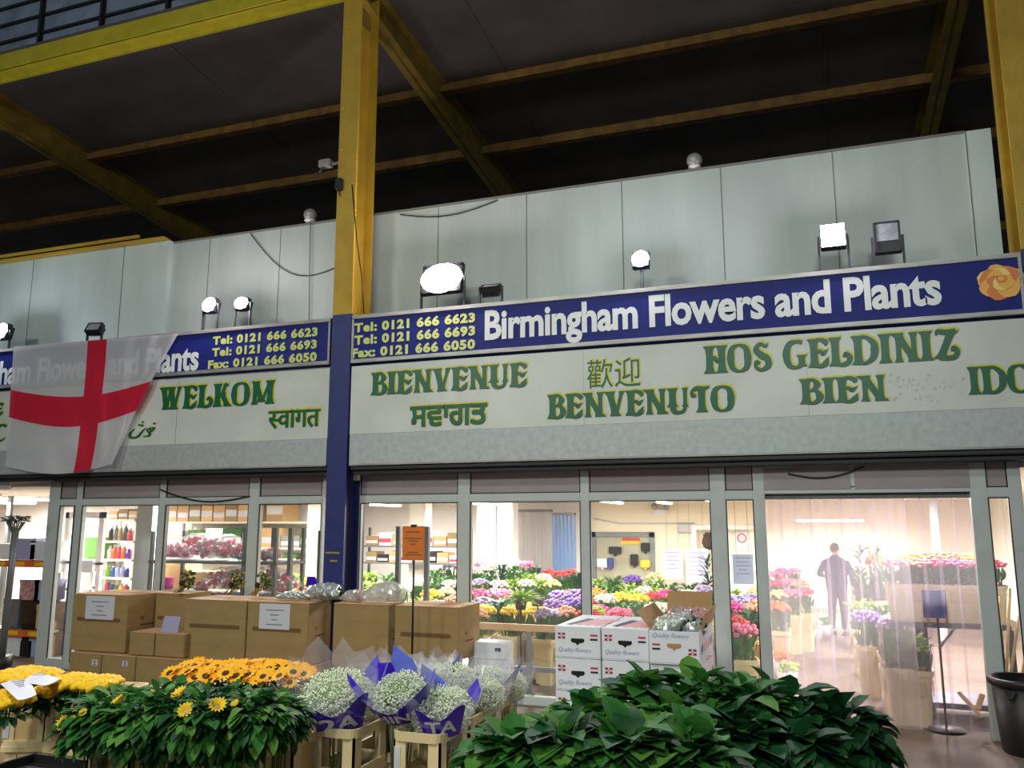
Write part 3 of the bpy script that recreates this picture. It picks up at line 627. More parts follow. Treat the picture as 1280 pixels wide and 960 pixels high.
floodlight(303, 380, .21, M['lens_white'], 'second lit white floodlight above the first phone numbers, closer to the column', PW, (1, .93, .95), shape=.8)
floodlight(553, 349, .56, M['lens_pink'], 'largest and brightest lit floodlight, over the phone numbers past the column', PW*2.4, (1, .92, .9), shape=.72)
floodlight(613, 360, .26, M['lamp_off'], 'small unlit floodlight on a bracket beside the largest lit one', tilt=-60, shape=.5)
floodlight(801, 325, .2, M['lens_blue'], 'lit blue white floodlight above the middle of the long sign', PW, (.82, .93, 1), legs=False)
floodlight(1041, 296, .26, M['lens_violet'], 'lit square floodlight on two legs near the sign end', PW, (.95, .93, 1), shape=1.1)
floodlight(1109, 297, .26, M['lamp_off'], 'unlit square floodlight beside the lit square one', shape=1.35, tilt=-4)
def cable(pts, label, r=.008, m='black'):
    mb = MB(); mb.tube(pts, r, 6); return tag(mb.build('cable', M[m]), label, 'cable', 'loose cables on the front')
def sag(p, q, d, n=10): p, q = Vector(p), Vector(q); return [p.lerp(q, i/n)-Vector((0, 0, d*math.sin(math.pi*i/n))) for i in range(n+1)]
cable(sag(onY(313, 292, YW-.02), onY(418, 335, YW-.02), .35), 'thin cable drooping across the cladding next to the yellow column', .007)
cable(sag(onY(500, 268, YW-.02), onY(622, 250, YW-.02), .12), 'thin cable drooping below the cladding top beyond the yellow column', .007)
cable(sag(onY(200, 612, -.07), onY(312, 620, -.07), .12), 'black cable looping across the panels over the bottle shelf window', .01)
cable(sag(onY(985, 592, -.08), onY(1080, 583, -.08), .08), 'thin black cable sagging above the strip curtain doorway', .008)
cable([onY(388, 276, YW-.03), onY(387, 330, YW-.03), onY(386, 400, YW-.03)], 'thin pale conduit running down from the dome detector', .006, 'seam')
cable([onY(440, 231, YS-.03), onY(446, 300, YS-.03), onY(452, 345, YS-.03), onY(455, 392, YS-.03)], 'dark cable trailing down the yellow column face', .008)
def dome(px, py, label):
    c = onY(px, py, YW+.06); r = thing('dome_detector', (c.x, c.y, 6.5), label, 'detector', 'dome detectors on the cladding top')
    mb = MB(); mb.ball(c, .1, 0, 14, 9); mb.build('dome', M['alu'], r)
    mb = MB(); mb.lathe([(.05, -.13), (.085, -.09), (.06, -.06)], c, 14); mb.build('collar', M['white_wall'], r)
    mb = MB(); mb.tube([(c.x, c.y, 6.49), c], .02, 8); mb.build('stalk', M['steel'], r)
dome(388, 269, 'round grey dome detector beside the yellow column'); dome(868, 201, 'round grey dome detector on the long cladding top')
c = onY(410, 204, YS+.1); r = thing('security_camera', (XC, c.y, c.z), 'small pale security camera fixed to the yellow column', 'camera')
mb = MB(); mb.box(c.x-.13, c.x+.06, c.y-.05, c.y+.05, c.z-.06, c.z+.05); mb.build('body', M['alu'], r, bevel=.01)
mb = MB(); mb.lathe([(.0, 0), (.04, 0), (.04, .03), (0, .03)], (c.x-.1, c.y-.0, c.z-.12), 12); mb.build('lens', M['black'], r)
mb = MB(); mb.beam(c+Vector((.05, 0, -.02)), (XC+.02, c.y, c.z-.02), .03, .03); mb.build('bracket', M['steel'], r)
c = onY(425, 231, YS-.03); r = thing('junction_box', (c.x, c.y, c.z), 'small black box strapped to the yellow column edge', 'junction box')
mb = MB(); mb.box(c.x-.05, c.x+.05, YS-.09, YS-.02, c.z-.08, c.z+.08); mb.build('box', M['black'], r, bevel=.01)
mb = MB(); mb.tube([(c.x, YS-.05, c.z-.08), (c.x+.01, YS-.05, c.z-.16)], .012, 8); mb.build('gland', M['black'], r)

# the flag
NU, NV = 60, 44
T0, T1, B0, B1 = (17, 433), (223, 417), (7, 583), (140, 580)
def edge(u, v):
    g = u/.445*.63 if u < .445 else .63+(u-.445)/.125*.17 if u < .57 else .8+(u-.57)/.43*.2
    u = u*(1-v)+g*v
    t = Vector(T0).lerp(Vector(T1), u); b = Vector(B0).lerp(Vector(B1), u) + Vector((0, 11*math.sin(math.pi*u)))
    lf = Vector(T0).lerp(Vector(B0), v); rg = Vector(T1).lerp(Vector(B1), v) + Vector((-4*math.sin(math.pi*v)+9*math.sin(math.pi*v)*(v > .6)*(v-.6), 0))
    bl = Vector(T0)*(1-u)*(1-v)+Vector(T1)*u*(1-v)+Vector(B0)*(1-u)*v+Vector(B1)*u*v
    p = t*(1-v)+b*v+lf*(1-u)+rg*u-bl
    p.y += 12*math.sin(math.pi*u)*math.sin(math.pi*min(1, v*1.0))*(1-.3*v)
    return p
vs = []
for j in range(NV+1):
    for i in range(NU+1):
        u, v = i/NU, j/NV; p = edge(u, v); rip = .05*v*math.sin(9*u+2.2*v)+.045*u*v*math.sin(27*u-9*v)+.03*max(0, u-.5)*math.sin(44*u-5*v)+.02*math.sin(9*v+6*u)*v
        vs.append(onY(p.x, p.y, YS-.06-.05*v+rip))
fs = [(j*(NU+1)+i, j*(NU+1)+i+1, (j+1)*(NU+1)+i+1, (j+1)*(NU+1)+i) for j in range(NV) for i in range(NU)]
mb = MB(); mb.v = vs; mb.f = fs; mb.sm = [True]*len(fs)
mb.m = [1 if (.445 < (i+.5)/NU < .57 or .355 < (j+.5)/NV-.0 < .6) else 0 for j in range(NV) for i in range(NU)]
tag(mb.build('flag', [M['flag_white'], M['flag_red']], fix=False), 'thin white flag with a red cross hung over the shop sign', 'flag')

# ================================================================ CARDBOARD BOXES BY THE WINDOWS
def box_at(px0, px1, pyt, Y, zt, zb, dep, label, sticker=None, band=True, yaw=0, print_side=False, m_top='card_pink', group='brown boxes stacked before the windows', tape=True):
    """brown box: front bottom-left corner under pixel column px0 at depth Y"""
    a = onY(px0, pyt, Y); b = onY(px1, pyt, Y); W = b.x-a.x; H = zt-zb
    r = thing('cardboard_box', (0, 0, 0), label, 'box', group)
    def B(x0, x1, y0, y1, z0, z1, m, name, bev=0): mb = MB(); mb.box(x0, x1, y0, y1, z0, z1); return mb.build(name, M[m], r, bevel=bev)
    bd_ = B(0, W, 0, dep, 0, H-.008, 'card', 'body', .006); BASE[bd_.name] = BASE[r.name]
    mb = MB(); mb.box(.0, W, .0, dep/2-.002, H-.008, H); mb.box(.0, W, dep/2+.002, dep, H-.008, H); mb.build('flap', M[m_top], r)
    if tape: B(0, W, dep/2-.03, dep/2+.03, H, H+.002, 'card', 'tape')
    if band:
        mb = MB(); x = W*.1; z = H*.52
        while x < W*.86:
            l = rnd(.02, .05); mb.box(x, x+l, -.002, 0, z, z+.05, 0); x += l+.006
        mb.box(W*.09, W*.88, -.0015, 0, z+.01, z+.035, 0); mb.build('printed_band', M['card_print'], bd_)
    if print_side:
        mb = MB(); mb.box(W, W+.002, dep*.3, dep*.38, H*.55, H*.6); mb.box(W, W+.002, dep*.3, dep*.7, H*.44, H*.47); mb.build('side_print', M['card_print'], bd_)
    if sticker:
        s0, s1, t0, t1 = sticker; mb = MB(); mb.box(s0*W, s1*W, -.004, -.001, t0*H, t1*H, 0)
        for k in range(4): ww = (.3, .14, .1, .26)[k]*(s1-s0)*W; cx = (s0+s1)/2*W; z = (t1-(t1-t0)*(.25+.19*k))*H; mb.box(cx-ww, cx+ww, -.005, -.004, z-.006, z+.006, 1)
        mb.build('label_sheet', [M['paper'], M['ink']], bd_)
    r.location = (a.x, Y, zb); r.rotation_euler = (0, 0, math.radians(yaw)); return r
ZB = 1.18
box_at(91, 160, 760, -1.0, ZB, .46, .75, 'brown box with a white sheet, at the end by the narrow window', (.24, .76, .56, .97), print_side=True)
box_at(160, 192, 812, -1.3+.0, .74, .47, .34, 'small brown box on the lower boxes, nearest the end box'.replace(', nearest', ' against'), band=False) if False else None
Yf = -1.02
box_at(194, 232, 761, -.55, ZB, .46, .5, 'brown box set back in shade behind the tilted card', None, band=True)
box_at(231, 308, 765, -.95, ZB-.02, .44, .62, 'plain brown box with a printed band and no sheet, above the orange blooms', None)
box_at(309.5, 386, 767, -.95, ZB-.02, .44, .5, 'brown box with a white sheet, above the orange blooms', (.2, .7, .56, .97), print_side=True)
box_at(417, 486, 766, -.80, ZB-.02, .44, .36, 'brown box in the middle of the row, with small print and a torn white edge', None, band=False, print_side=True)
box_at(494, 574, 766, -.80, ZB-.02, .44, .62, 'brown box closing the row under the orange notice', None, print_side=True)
for a, b, lab in ((161, 192, 'small brown box on the lower row, touching the box with the sheet'), (193.5, 230, 'small brown box on the lower row, under the tilted card')):
    box_at(a, b, 812, -1.05, .74, .46, .42, lab, band=False, tape=False)
LOW = ((86, 126, 'lowest brown box at the end by the narrow window'), (127, 169, 'lowest brown box with a white sticker, behind the yellow blooms'), (170, 228, 'lowest brown box under the two small ones'), (232, 308, 'lowest brown box behind the orange blooms'), (309.5, 386, 'lowest brown box beside the white blossom bunches'), (417, 486, 'lowest brown box hidden behind the white blossom'), (494, 574, 'lowest brown box of the stack under the orange notice'))
for i, (a, b, lab) in enumerate(LOW):
    box_at(a, b, 832, -1.1 if i < 3 else -.93 if i < 5 else -.78, .45 if i < 3 else .43, .0, .36 if i == 5 else .5 if i == 4 else .74, lab, (.62, .78, .72, .86) if i == 1 else (.72, .9, .68, .84) if i == 0 else None, band=False)
c = onY(209, 806, -1.0); mb = MB(); Rm = Matrix.Rotation(math.radians(-14), 3, 'X')
mb.box(-.13, .13, -.004, .004, 0, .2); mb.v = [Vector((c.x, -.98, .742))+Rm @ v for v in mb.v]
tag(mb.build('price_card', M['lilac_sheet']), 'blank pale card leaning on the small brown boxes', 'card')
# a flat cardboard sheet over the boxes' backs so things can lie on it
# dried bunches, foil parcels lying on the box tops
def dried_bunch(px, py, Y, label):
    c = onY(px, py, Y); z0 = ZB+.0; r = thing('dried_bunch', (c.x, Y, z0), label, 'dried flowers', 'dried bunches on the boxes')
    ax = Vector((-.75, -.1, -.5)).normalized(); hd = Vector((c.x, Y, z0+.2))
    mb = MB()
    for i in range(70):
        d = Vector((rnd(-1, 1), rnd(-1, 1), rnd(-1, 1))).normalized()*rnd(.05, .1); mb.octa(hd+Vector((d.x, d.y, d.z*1.3)), rnd(.015, .03), i % 2)
    mb.build('seed_heads', [M['straw'], M['leaf']], r)
    mb = MB(); mb.ball(hd+Vector((-.05, -.06, -.05)), .035, 0, 8, 5); mb.build('dark_cone', M['disc'], r)
    mb = MB()
    for i in range(12): mb.tube([hd+Vector((rnd(-.03, .03), rnd(-.03, .03), -.03)), Vector((c.x-.16+rnd(-.05, .05), Y+rnd(-.05, .05), z0+.012+rnd(0, .02)))], .006, 5)
    mb.build('stems', M['straw'], r)
dried_bunch(234, 742, -.62, 'dried golden bunch standing on the boxes, apart from the other two')
dried_bunch(296, 742, -.62, 'dried golden bunch standing on the boxes, middle of three')
dried_bunch(329, 741, -.62, 'dried golden bunch on the boxes next to the foil parcels')
def parcel(px, py, Y, ln, r_, label, mats_, z0=ZB-.01, yaw=0, blue=False):
    c = onY(px, py, Y); r = thing('wrapped_bunch', (c.x, Y, z0), label, 'wrapped flowers', 'wrapped bunches lying on the boxes')
    N, K = 14, 16; vs = []
    for i in range(N+1):
        t = i/N; rr = r_*(.25+.9*math.sin(math.pi*min(1, t*.62+.1)))*(1 if t < .93 else .8)
        for j in range(K):
            a = 2*math.pi*j/K; q = 1+rnd(-.16, .16); vs.append(Vector(((t-.5)*ln, rr*q*math.cos(a), max(.004, rr*.75+rr*.75*q*math.sin(a)))))
    Rm = Matrix.Rotation(math.radians(yaw), 3, 'Z'); vs = [Rm @ v + Vector((c.x, Y, z0)) for v in vs]
    mb = MB(); mb.add(vs, [(i*K+j, i*K+(j+1) % K, (i+1)*K+(j+1) % K, (i+1)*K+j) for i in range(N) for j in range(K)], 0, False)
    mb.build('wrapping', M[mats_[0]], r, fix=False)
    mb = MB()
    for i in range(60):
        a = rnd(0, 6.3); rr = r_*rnd(0, .75); v = Rm @ Vector((ln*rnd(.3, .52), rr*math.cos(a), r_*.75+rr*.7*math.sin(a))); mb.octa(v+Vector((c.x, Y, z0)), rnd(.015, .035))
    mb.build('blooms', M[mats_[1]], r)
    if blue:
        mb = MB(); p = Rm @ Vector((-ln*.3, 0, r_*1.5))+Vector((c.x, Y, z0)); mb.add([p+Vector((-.06, 0, -.02)), p+Vector((.1, 0, .01)), p+Vector((.06, .02, .1)), p+Vector((-.05, .0, .1))], [(0, 1, 2, 3)]); mb.build('blue_paper', M['sleeve_blue'], r, fix=False)
parcel(366, 750, -.68, .45, .06, 'thin foil wrapped bunch lying beside the dried bunches', ('foil', 'straw'))
parcel(402, 745, -.62, .5, .12, 'foil wrapped green bunch with a blue paper tab', ('foil', 'leaf_dark'), blue=True, yaw=15)
parcel(450, 746, -.5, .42, .1, 'clear wrapped reddish bunch between the foil bunches', ('hazefilm', 'redwrap'), yaw=-10) if False else None
parcel(478, 746, -.6, .5, .14, 'large misty wrapped grey bunch behind the orange notice', ('hazefilm', 'gyp'), yaw=8)
parcel(440, 750, -.62, .32, .08, 'foil wrapped reddish bunch in front of the blue column', ('hazefilm', 'redwrap'), yaw=-12)
pass

# ================================================================ WHITE FLOWER CARTONS
CD = 1.0
def carton(x0, y0, z0, W, H, label, flip=False, openlid=False):
    r = thing('flower_carton', (0, 0, 0), label, 'carton', 'white flower cartons')
    mb = MB()
    if openlid:
        t = .012; mb.box(0, W, 0, t, 0, H); mb.box(0, W, CD-t, CD, 0, H); mb.box(0, t, t, CD-t, 0, H); mb.box(W-t, W, t, CD-t, 0, H); mb.box(t, W-t, t, CD-t, 0, t)
    else: mb.box(0, W, 0, CD, 0, H)
    bd_ = mb.build('body', M['carton'], r, bevel=.004)
    mb = MB(); zc = H*.55; xc = W*.5
    mb.prism([(xc-.06, zc+.022), (xc+.06, zc+.022), (xc+.066, zc), (xc+.05, zc-.016), (xc+.02, zc-.02), (xc, zc-.04), (xc-.02, zc-.02), (xc-.05, zc-.016), (xc-.066, zc)], 'y', -.002, 0); mb.build('hand_hole', M['card_in'] if openlid else M['dark_hole'], bd_)
    def flag_uk(mb, fx, fz):
        mb.box(fx, fx+.07, -.002, 0, fz, fz+.055, 0)
        for a, b, c_, d_ in ((.03, .04, 0, .055), (0, .07, .022, .033)): mb.box(fx+a, fx+b, -.003, -.002, fz+c_, fz+d_, 1)
        for i in range(3): mb.box(fx+.005+i*.024, fx+.017+i*.024, -.0028, -.002, fz+.004, fz+.016, 2); mb.box(fx+.005+i*.024, fx+.017+i*.024, -.0028, -.002, fz+.039, fz+.051, 2)
    def flag_nl(mb, fx, fz):
        mb.box(fx, fx+.07, -.002, 0, fz+.036, fz+.055, 0); mb.box(fx, fx+.07, -.002, 0, fz+.018, fz+.036, 1); mb.box(fx, fx+.07, -.002, 0, fz, fz+.018, 2)
    mb = MB(); L_, R_ = W*.06, W*.78
    if flip: flag_nl(mb, L_, H*.42); flag_uk(mb, R_, H*.3)
    else: flag_uk(mb, L_, H*.6); flag_nl(mb, R_, H*.58)
    mb.build('printed_flags', [M['carton_red'], M['carton'], M['carton_navy']], bd_)
    mb = MB(); put_text(mb, 'Quality flowers', W*.07, W*.8, H*(.8 if flip else .2), .038, -.002, shear=.35); mb.build('script_print', M['carton_blue'], bd_, fix=False)
    mb = MB(); mb.box(0, W, -.002, 0, H*.05, H*.056); mb.build('lid_line', M['carton_blue'], r)
    mb = MB()
    for k in range(5): yy = CD*(.1+.17*k); mb.add([(W+.002, yy, H*.25), (W+.002, yy+.1, H*.35), (W+.002, yy+.12, H*.6), (W+.002, yy+.02, H*.5)], [(0, 1, 2, 3)], k % 4 == 0)
    if not openlid:
        for k in range(4): xx = W*(.15+.2*k); mb.add([(xx, CD*.15, H+.002), (xx+.06, CD*.1, H+.002), (xx+.16, CD*.62, H+.002), (xx+.08, CD*.68, H+.002)], [(0, 1, 2, 3)], 1 if k == 0 else 0)
    mb.build('side_print', [mat('faded_carton_red', (226, 168, 176), .6) if 'faded_carton_red' not in bpy.data.materials else bpy.data.materials['faded_carton_red'], M['carton_navy']], r, fix=False)
    if openlid:
        mb = MB(); Rb = Matrix.Rotation(math.radians(-18), 3, 'X'); t = .008
        mb.box(0, W, CD, CD+t, H, H+.28, 0, Rb, (W/2, CD, H)); mb.build('flap', M['card_in'], r)
        mb = MB(); mb.box(-t, 0, .1, CD, H, H+.2, 0, Matrix.Rotation(math.radians(-38), 3, 'Y'), (0, .5, H)); mb.build('flap', M['card_in'], r)
        mb = MB(); mb.box(W, W+t, .1, CD, H, H+.16, 0, Matrix.Rotation(math.radians(14), 3, 'Y'), (W, .5, H)); mb.build('flap', M['card_in'], r)
    r.location = (x0, y0, z0); return r
HC = .285; zt = 4*HC+.02
pa = onZ(694, 781, zt); pb = onZ(751, 781, zt); YC = pa.y; WC = onY(750, 781, YC).x-pa.x
lev = ['lowest', 'second from the floor', 'third from the floor', 'topmost']
for i in range(3):
    x = onY((694, 752, 812)[i], 785, YC).x; Wd = WC*(1.03 if i == 2 else 1)
    for k in range(4):
        lab = 'white flower carton, %s of the stack %s' % (lev[k], ('at the free end', 'in the middle', 'beside the white post')[i])
        top = i == 2 and k == 3
        if top: lab = 'open white flower carton with raised flaps full of foil wrapped flowers'
        carton(x, YC-(.06 if top else 0)+.02*(k % 2)*(i == 2), k*(HC+.004)-(.0 if not top else 0), Wd, HC, lab, top, top)
xo = onY(812, 785, YC).x; zo = 4*HC
def foil_bunch(dx, dy, dz, r_, m1, m2, label):
    p = Vector((xo+dx, YC+dy, zo+dz)); r = thing('foil_bouquet', (p.x, p.y, zo-.1), label, 'bouquet', 'foil bouquets in the open carton')
    mb = MB(); mb.ball(p, r_, 0, 14, 9, (1, 1.5, .8), .2); mb.build('wrapping', M[m1], r)
    mb = MB()
    for i in range(50): d = Vector((rnd(-1, 1), rnd(-1, 1), rnd(.1, 1))).normalized(); mb.octa(p+Vector((d.x*r_, d.y*r_*1.4, d.z*r_*.85)), rnd(.012, .028))
    mb.build('blooms', M[m2], r)
foil_bunch(.12, .25, .0, .13, 'foil', 'gyp', 'pale green foil bouquet at the front of the open carton')
foil_bunch(.36, .3, .0, .11, 'foil', 'leaf_dark', 'dark foil bouquet at the side of the open carton')
foil_bunch(.2, .65, .05, .13, 'foil', 'redwrap', 'grey foil bouquet deep in the open carton')
foil_bunch(.36, .72, .06, .1, 'redwrap', 'redwrap', 'pink wrapped bouquet at the back of the open carton')

c = onY(612, 803, -.35)
r = thing('flower_carton', (c.x, -.35, 0), 'low white carton with a hand hole, between the brown boxes and the window', 'carton', 'white flower cartons')
mb = MB(); a = onY(590, 803, -.35).x; b = onY(632, 803, -.35).x; mb.box(a-.2, b, -.35, .0-.08, 0, c.z); mb.build('body', M['carton'], r, bevel=.006)
mb = MB(); mb.box(b-.13, b-.06, -.352, -.35, c.z-.1, c.z-.06); mb.build('hand_hole', M['dark_hole'], r)
mb = MB(); mb.box(a-.2, b, -.353, -.35, c.z-.19, c.z-.184); mb.build('lid_line', M['seam'], r)

# ================================================================ ORANGE NOTICE STAND, PLANT STAND, BIN
c = onY(517, 679, -1.25); r = thing('notice_stand', (c.x, c.y, 0), 'orange notice on a thin black stand among the white blossom', 'notice stand')
k = 1/ppm(c)
mb = MB(); mb.tube([(c.x, c.y+.015, 0.02), (c.x, c.y+.015, c.z+21*k)], .012, 10); mb.build('pole', M['blacksteel'], r)
mb = MB(); mb.lathe([(.0, .03), (.18, .025), (.2, .0), (0, 0)], (c.x, c.y+.015, 0), 24); mb.build('base', M['blacksteel'], r)
mb = MB(); mb.box(c.x-15.5*k, c.x+15.5*k, c.y-.012, c.y, c.z-21*k, c.z+21*k); bd = mb.build('notice_board', M['orange_board'], r, bevel=.004)
mb = MB()
for z, w_ in ((14, 9), (6, 11), (3, 6), (-1, 4), (-11, 7), (-14, 11)): mb.box(c.x-w_*k, c.x+w_*k, c.y-.014, c.y-.012, c.z+z*k-.006, c.z+z*k+.004)
mb.build('notice_text', M['card_print'], r)
mb = MB(); mb.box(c.x-.03, c.x+.03, c.y-.02, c.y+.02, c.z+20*k, c.z+23*k); mb.build('clip', M['black'], r)
c = onY(651, 756, .5); r = thing('plant_stand', (c.x, .5, 0), 'thin black stand holding a small lime fern pot behind the window', 'plant stand')
mb = MB(); mb.tube([(c.x, .5, .02), (c.x, .5, c.z-.06)], .012, 8); mb.build('pole', M['blacksteel'], r)
mb = MB(); mb.lathe([(0, .02), (.16, .02), (.17, 0), (0, 0)], (c.x, .5, 0), 20); mb.build('base', M['blacksteel'], r)
mb = MB(); mb.lathe([(.0, -.06), (.06, -.06), (.085, .05), (.075, .05), (.055, -.04)], c, 16); mb.build('pot', M['black'], r)
mb = MB()
for i in range(70): a = rnd(0, 6.28); mb.leaf(c+Vector((0, 0, .04)), (math.cos(a), math.sin(a), rnd(.3, 1.5)), (0, 0, 1), rnd(.17, .30), .055, 0, .5)
mb.build('fern_fronds', M['yellowgreen'], r)
c = onY(672, 752, 1.3); r = thing('plant_stand', (c.x, 1.3, 0), 'thin black stand with an empty black pot behind the window', 'plant stand')
mb = MB(); mb.tube([(c.x, 1.3, .02), (c.x, 1.3, c.z-.05)], .012, 8); mb.build('pole', M['blacksteel'], r)
mb = MB(); mb.lathe([(0, .02), (.16, .02), (.17, 0), (0, 0)], (c.x, 1.3, 0), 20); mb.build('base', M['blacksteel'], r)
mb = MB(); mb.lathe([(.0, -.06), (.07, -.06), (.1, .05), (.09, .05), (.06, -.04)], c, 16); mb.build('pot', M['black'], r)
p = Vector((1.79, -.42, 0)); s = 1/ppm((p.x, p.y, .3)); r = thing('waste_bin', (p.x, p.y, 0), 'round black plastic bin beside the shop doorway', 'bin')
mb = MB(); hz = .66; r0, r1 = .245, .298
mb.lathe([(0, 0), (r0*.96, 0), (r0, .02), (r1, hz), (r1-.02, hz), (r0-.02, .05), (0, .04)], (p.x, p.y, 0), 40); mb.build('tub', M['black'], r)
mb = MB(); mb.lathe([(r1-.005, hz-.06), (r1+.022, hz-.05), (r1+.028, hz-.01), (r1+.02, hz+.01), (r1-.02, hz+.008)], (p.x, p.y, 0), 40); mb.build('rim', M['black'], r)
mb = MB()
for a in (-2.2, .94): mb.tube([(p.x+(r1+.02)*math.cos(a+d), p.y+(r1+.02)*math.sin(a+d), hz-.08-.07*math.sin(math.pi*i/6)) for i, d in enumerate([-.15+.05*j for j in range(7)])], .012, 8)
mb.build('handle', M['black'], r)

# ================================================================ FLOWER CONTAINERS
def rrect(w, d, r, n=4):
    pts = []
    for cx, cy, a0 in ((w/2-r, d/2-r, 0), (-w/2+r, d/2-r, 90), (-w/2+r, -d/2+r, 180), (w/2-r, -d/2+r, 270)):
        for i in range(n+1): a = math.radians(a0+90*i/n); pts.append((cx+r*math.cos(a), cy+r*math.sin(a)))
    return pts
def ring(mb, w, d, r, levels, m=0):
    """stacked rounded rectangles: (z, inset)"""
    b = len(mb.v); k = 0
    for z, ins in levels:
        p = rrect(w-2*ins, d-2*ins, max(.008, r-ins*.5)); k = len(p); mb.v += [Vector((x, y, z)) for x, y in p]
    for i in range(len(levels)-1):
        for j in range(k): mb.f.append((b+i*k+j, b+i*k+(j+1) % k, b+(i+1)*k+(j+1) % k, b+(i+1)*k+j)); mb.m.append(m); mb.sm.append(False)
    return mb
def container(cx, cy, label, W=.30, D=.40, H=.95, yaw=0, style='open', group='cream flower containers', sticker=False):
    r = thing('flower_container', (0, 0, 0), label, 'flower container', group); hb = H-.25
    mb = MB(); ring(mb, W, D, .05, [(.0, .05), (0, .045), (hb-.03, .012), (hb-.03, -.008), (hb, -.008), (hb, .012), (hb-.1, .018), (.02, .06)])
    mb.poly([(x, y, .03) for x, y in rrect(W-.12, D-.12, .03)])
    for s in (-1, 1):
        for k in range(2): mb.box(-.05+k*.1-.006, -.05+k*.1+.006, s*(D/2-.02)-.012, s*(D/2-.02)+.012, .1, hb-.05)
    mb.build('bucket', M['procona'], r, fix=True)
    mb = MB(); z0, z1 = hb, H
    ring(mb, W, D, .05, [(z1-.05, .006), (z1-.05, -.004), (z1, -.008), (z1, .01), (z1-.05, .014), (z1-.05, .006)])
    ring(mb, W, D, .05, [(z0, .002), (z0, -.004), (z0+.035, -.002), (z0+.035, .014), (z0, .014)])
    pw = .075
    for sx in (-1, 1):
        for sy in (-1, 1):
            ax, ay = sx*(W/2-.006), sy*(D/2-.006); t = .012
            mb.box(min(ax, ax-sx*pw), max(ax, ax-sx*pw), min(ay, ay-sy*t), max(ay, ay-sy*t), z0+.03, z1-.045)
            mb.box(min(ax, ax-sx*t), max(ax, ax-sx*t), min(ay, ay-sy*pw*1.1), max(ay, ay-sy*pw*1.1), z0+.03, z1-.045)
    cl_ = mb.build('collar', M['procona'], r)
    if style == 'closed':
        mb = MB(); mb.box(-W/2+.07, W/2-.07, -D/2+.014, -D/2+.02, z0+.03, z1-.045); mb.box(-W/2+.07, W/2-.07, D/2-.02, D/2-.014, z0+.03, z1-.045)
        mb.box(-W/2+.014, -W/2+.02, -D/2+.07, D/2-.07, z0+.03, z1-.045); mb.box(W/2-.02, W/2-.014, -D/2+.07, D/2-.07, z0+.03, z1-.045); mb.build('panel', M['procona_in'], cl_)
    if sticker:
        mb = MB(); mb.box(-W/2+.012, -W/2+.05, -D/2+.0025, -D/2+.005, z0+.05, z1-.08); mb.build('sticker', M['paper'], cl_)
    r.location = (cx, cy, 0); r.rotation_euler = (0, 0, math.radians(yaw)); return r
def stems(r, c, n, z0, z1, sp0, sp1, m='stem', rad=.005):
    mb = MB(); c = Vector(c)
    for i in range(n):
        a = rnd(0, 6.28); q = rnd(.2, 1); mb.tube([c+Vector((sp0*q*math.cos(a), sp0*q*math.sin(a), z0-c.z)), c+Vector((sp1*q*math.cos(a), sp1*q*math.sin(a), z1-c.z))], rad, 5)
    mb.build('stems', M[m], r)

# ---------------- white blossom in blue printed sleeves
CW, CDp = .30, .40; RZ = .95
P2 = onZ(550, 920, RZ); P1 = onZ(442, 914, RZ)
cont = {}
def col_at(P, k): return (P.x-CW/2, P.y+CDp/2+.015+k*.42)
NAMES = {(2, 0): 'cream container of white blossom standing foremost, under the lettered blue sleeve', (2, 1): 'cream container of white blossom, second back along the open edge', (2, 2): 'cream container of white blossom, last back along the open edge',
 (1, 0): 'cream container of white blossom next to the sunflower foliage, with a dark label', (1, 1): 'cream container of white blossom hidden behind the dark labelled one', (1, 2): 'cream container of white blossom under the clear wrappers at the back'}
for (cI, k), lab in NAMES.items():
    cx, cy = col_at(P2 if cI == 2 else P1, k); cont[(cI, k)] = (cx, cy); o = container(cx, cy, lab, group='containers of white blossom', sticker=(k == 0))
    if (cI, k) == (1, 0):
        mb = MB(); mb.box(cx-.05, cx+.05, cy-CDp/2+.003, cy-CDp/2+.006, RZ-.36, RZ-.28); ob = mb.build('dark_label', M['sign_red'], None); ob.data.transform(Matrix.Translation((-cx, -cy, 0))); ob.parent = o
cx, cy = cont[(1, 0)]
container(cx-.40, cy+.12, 'cream container beside the sunflower foliage with an orange brown inside', group='containers of white blossom', style='closed')
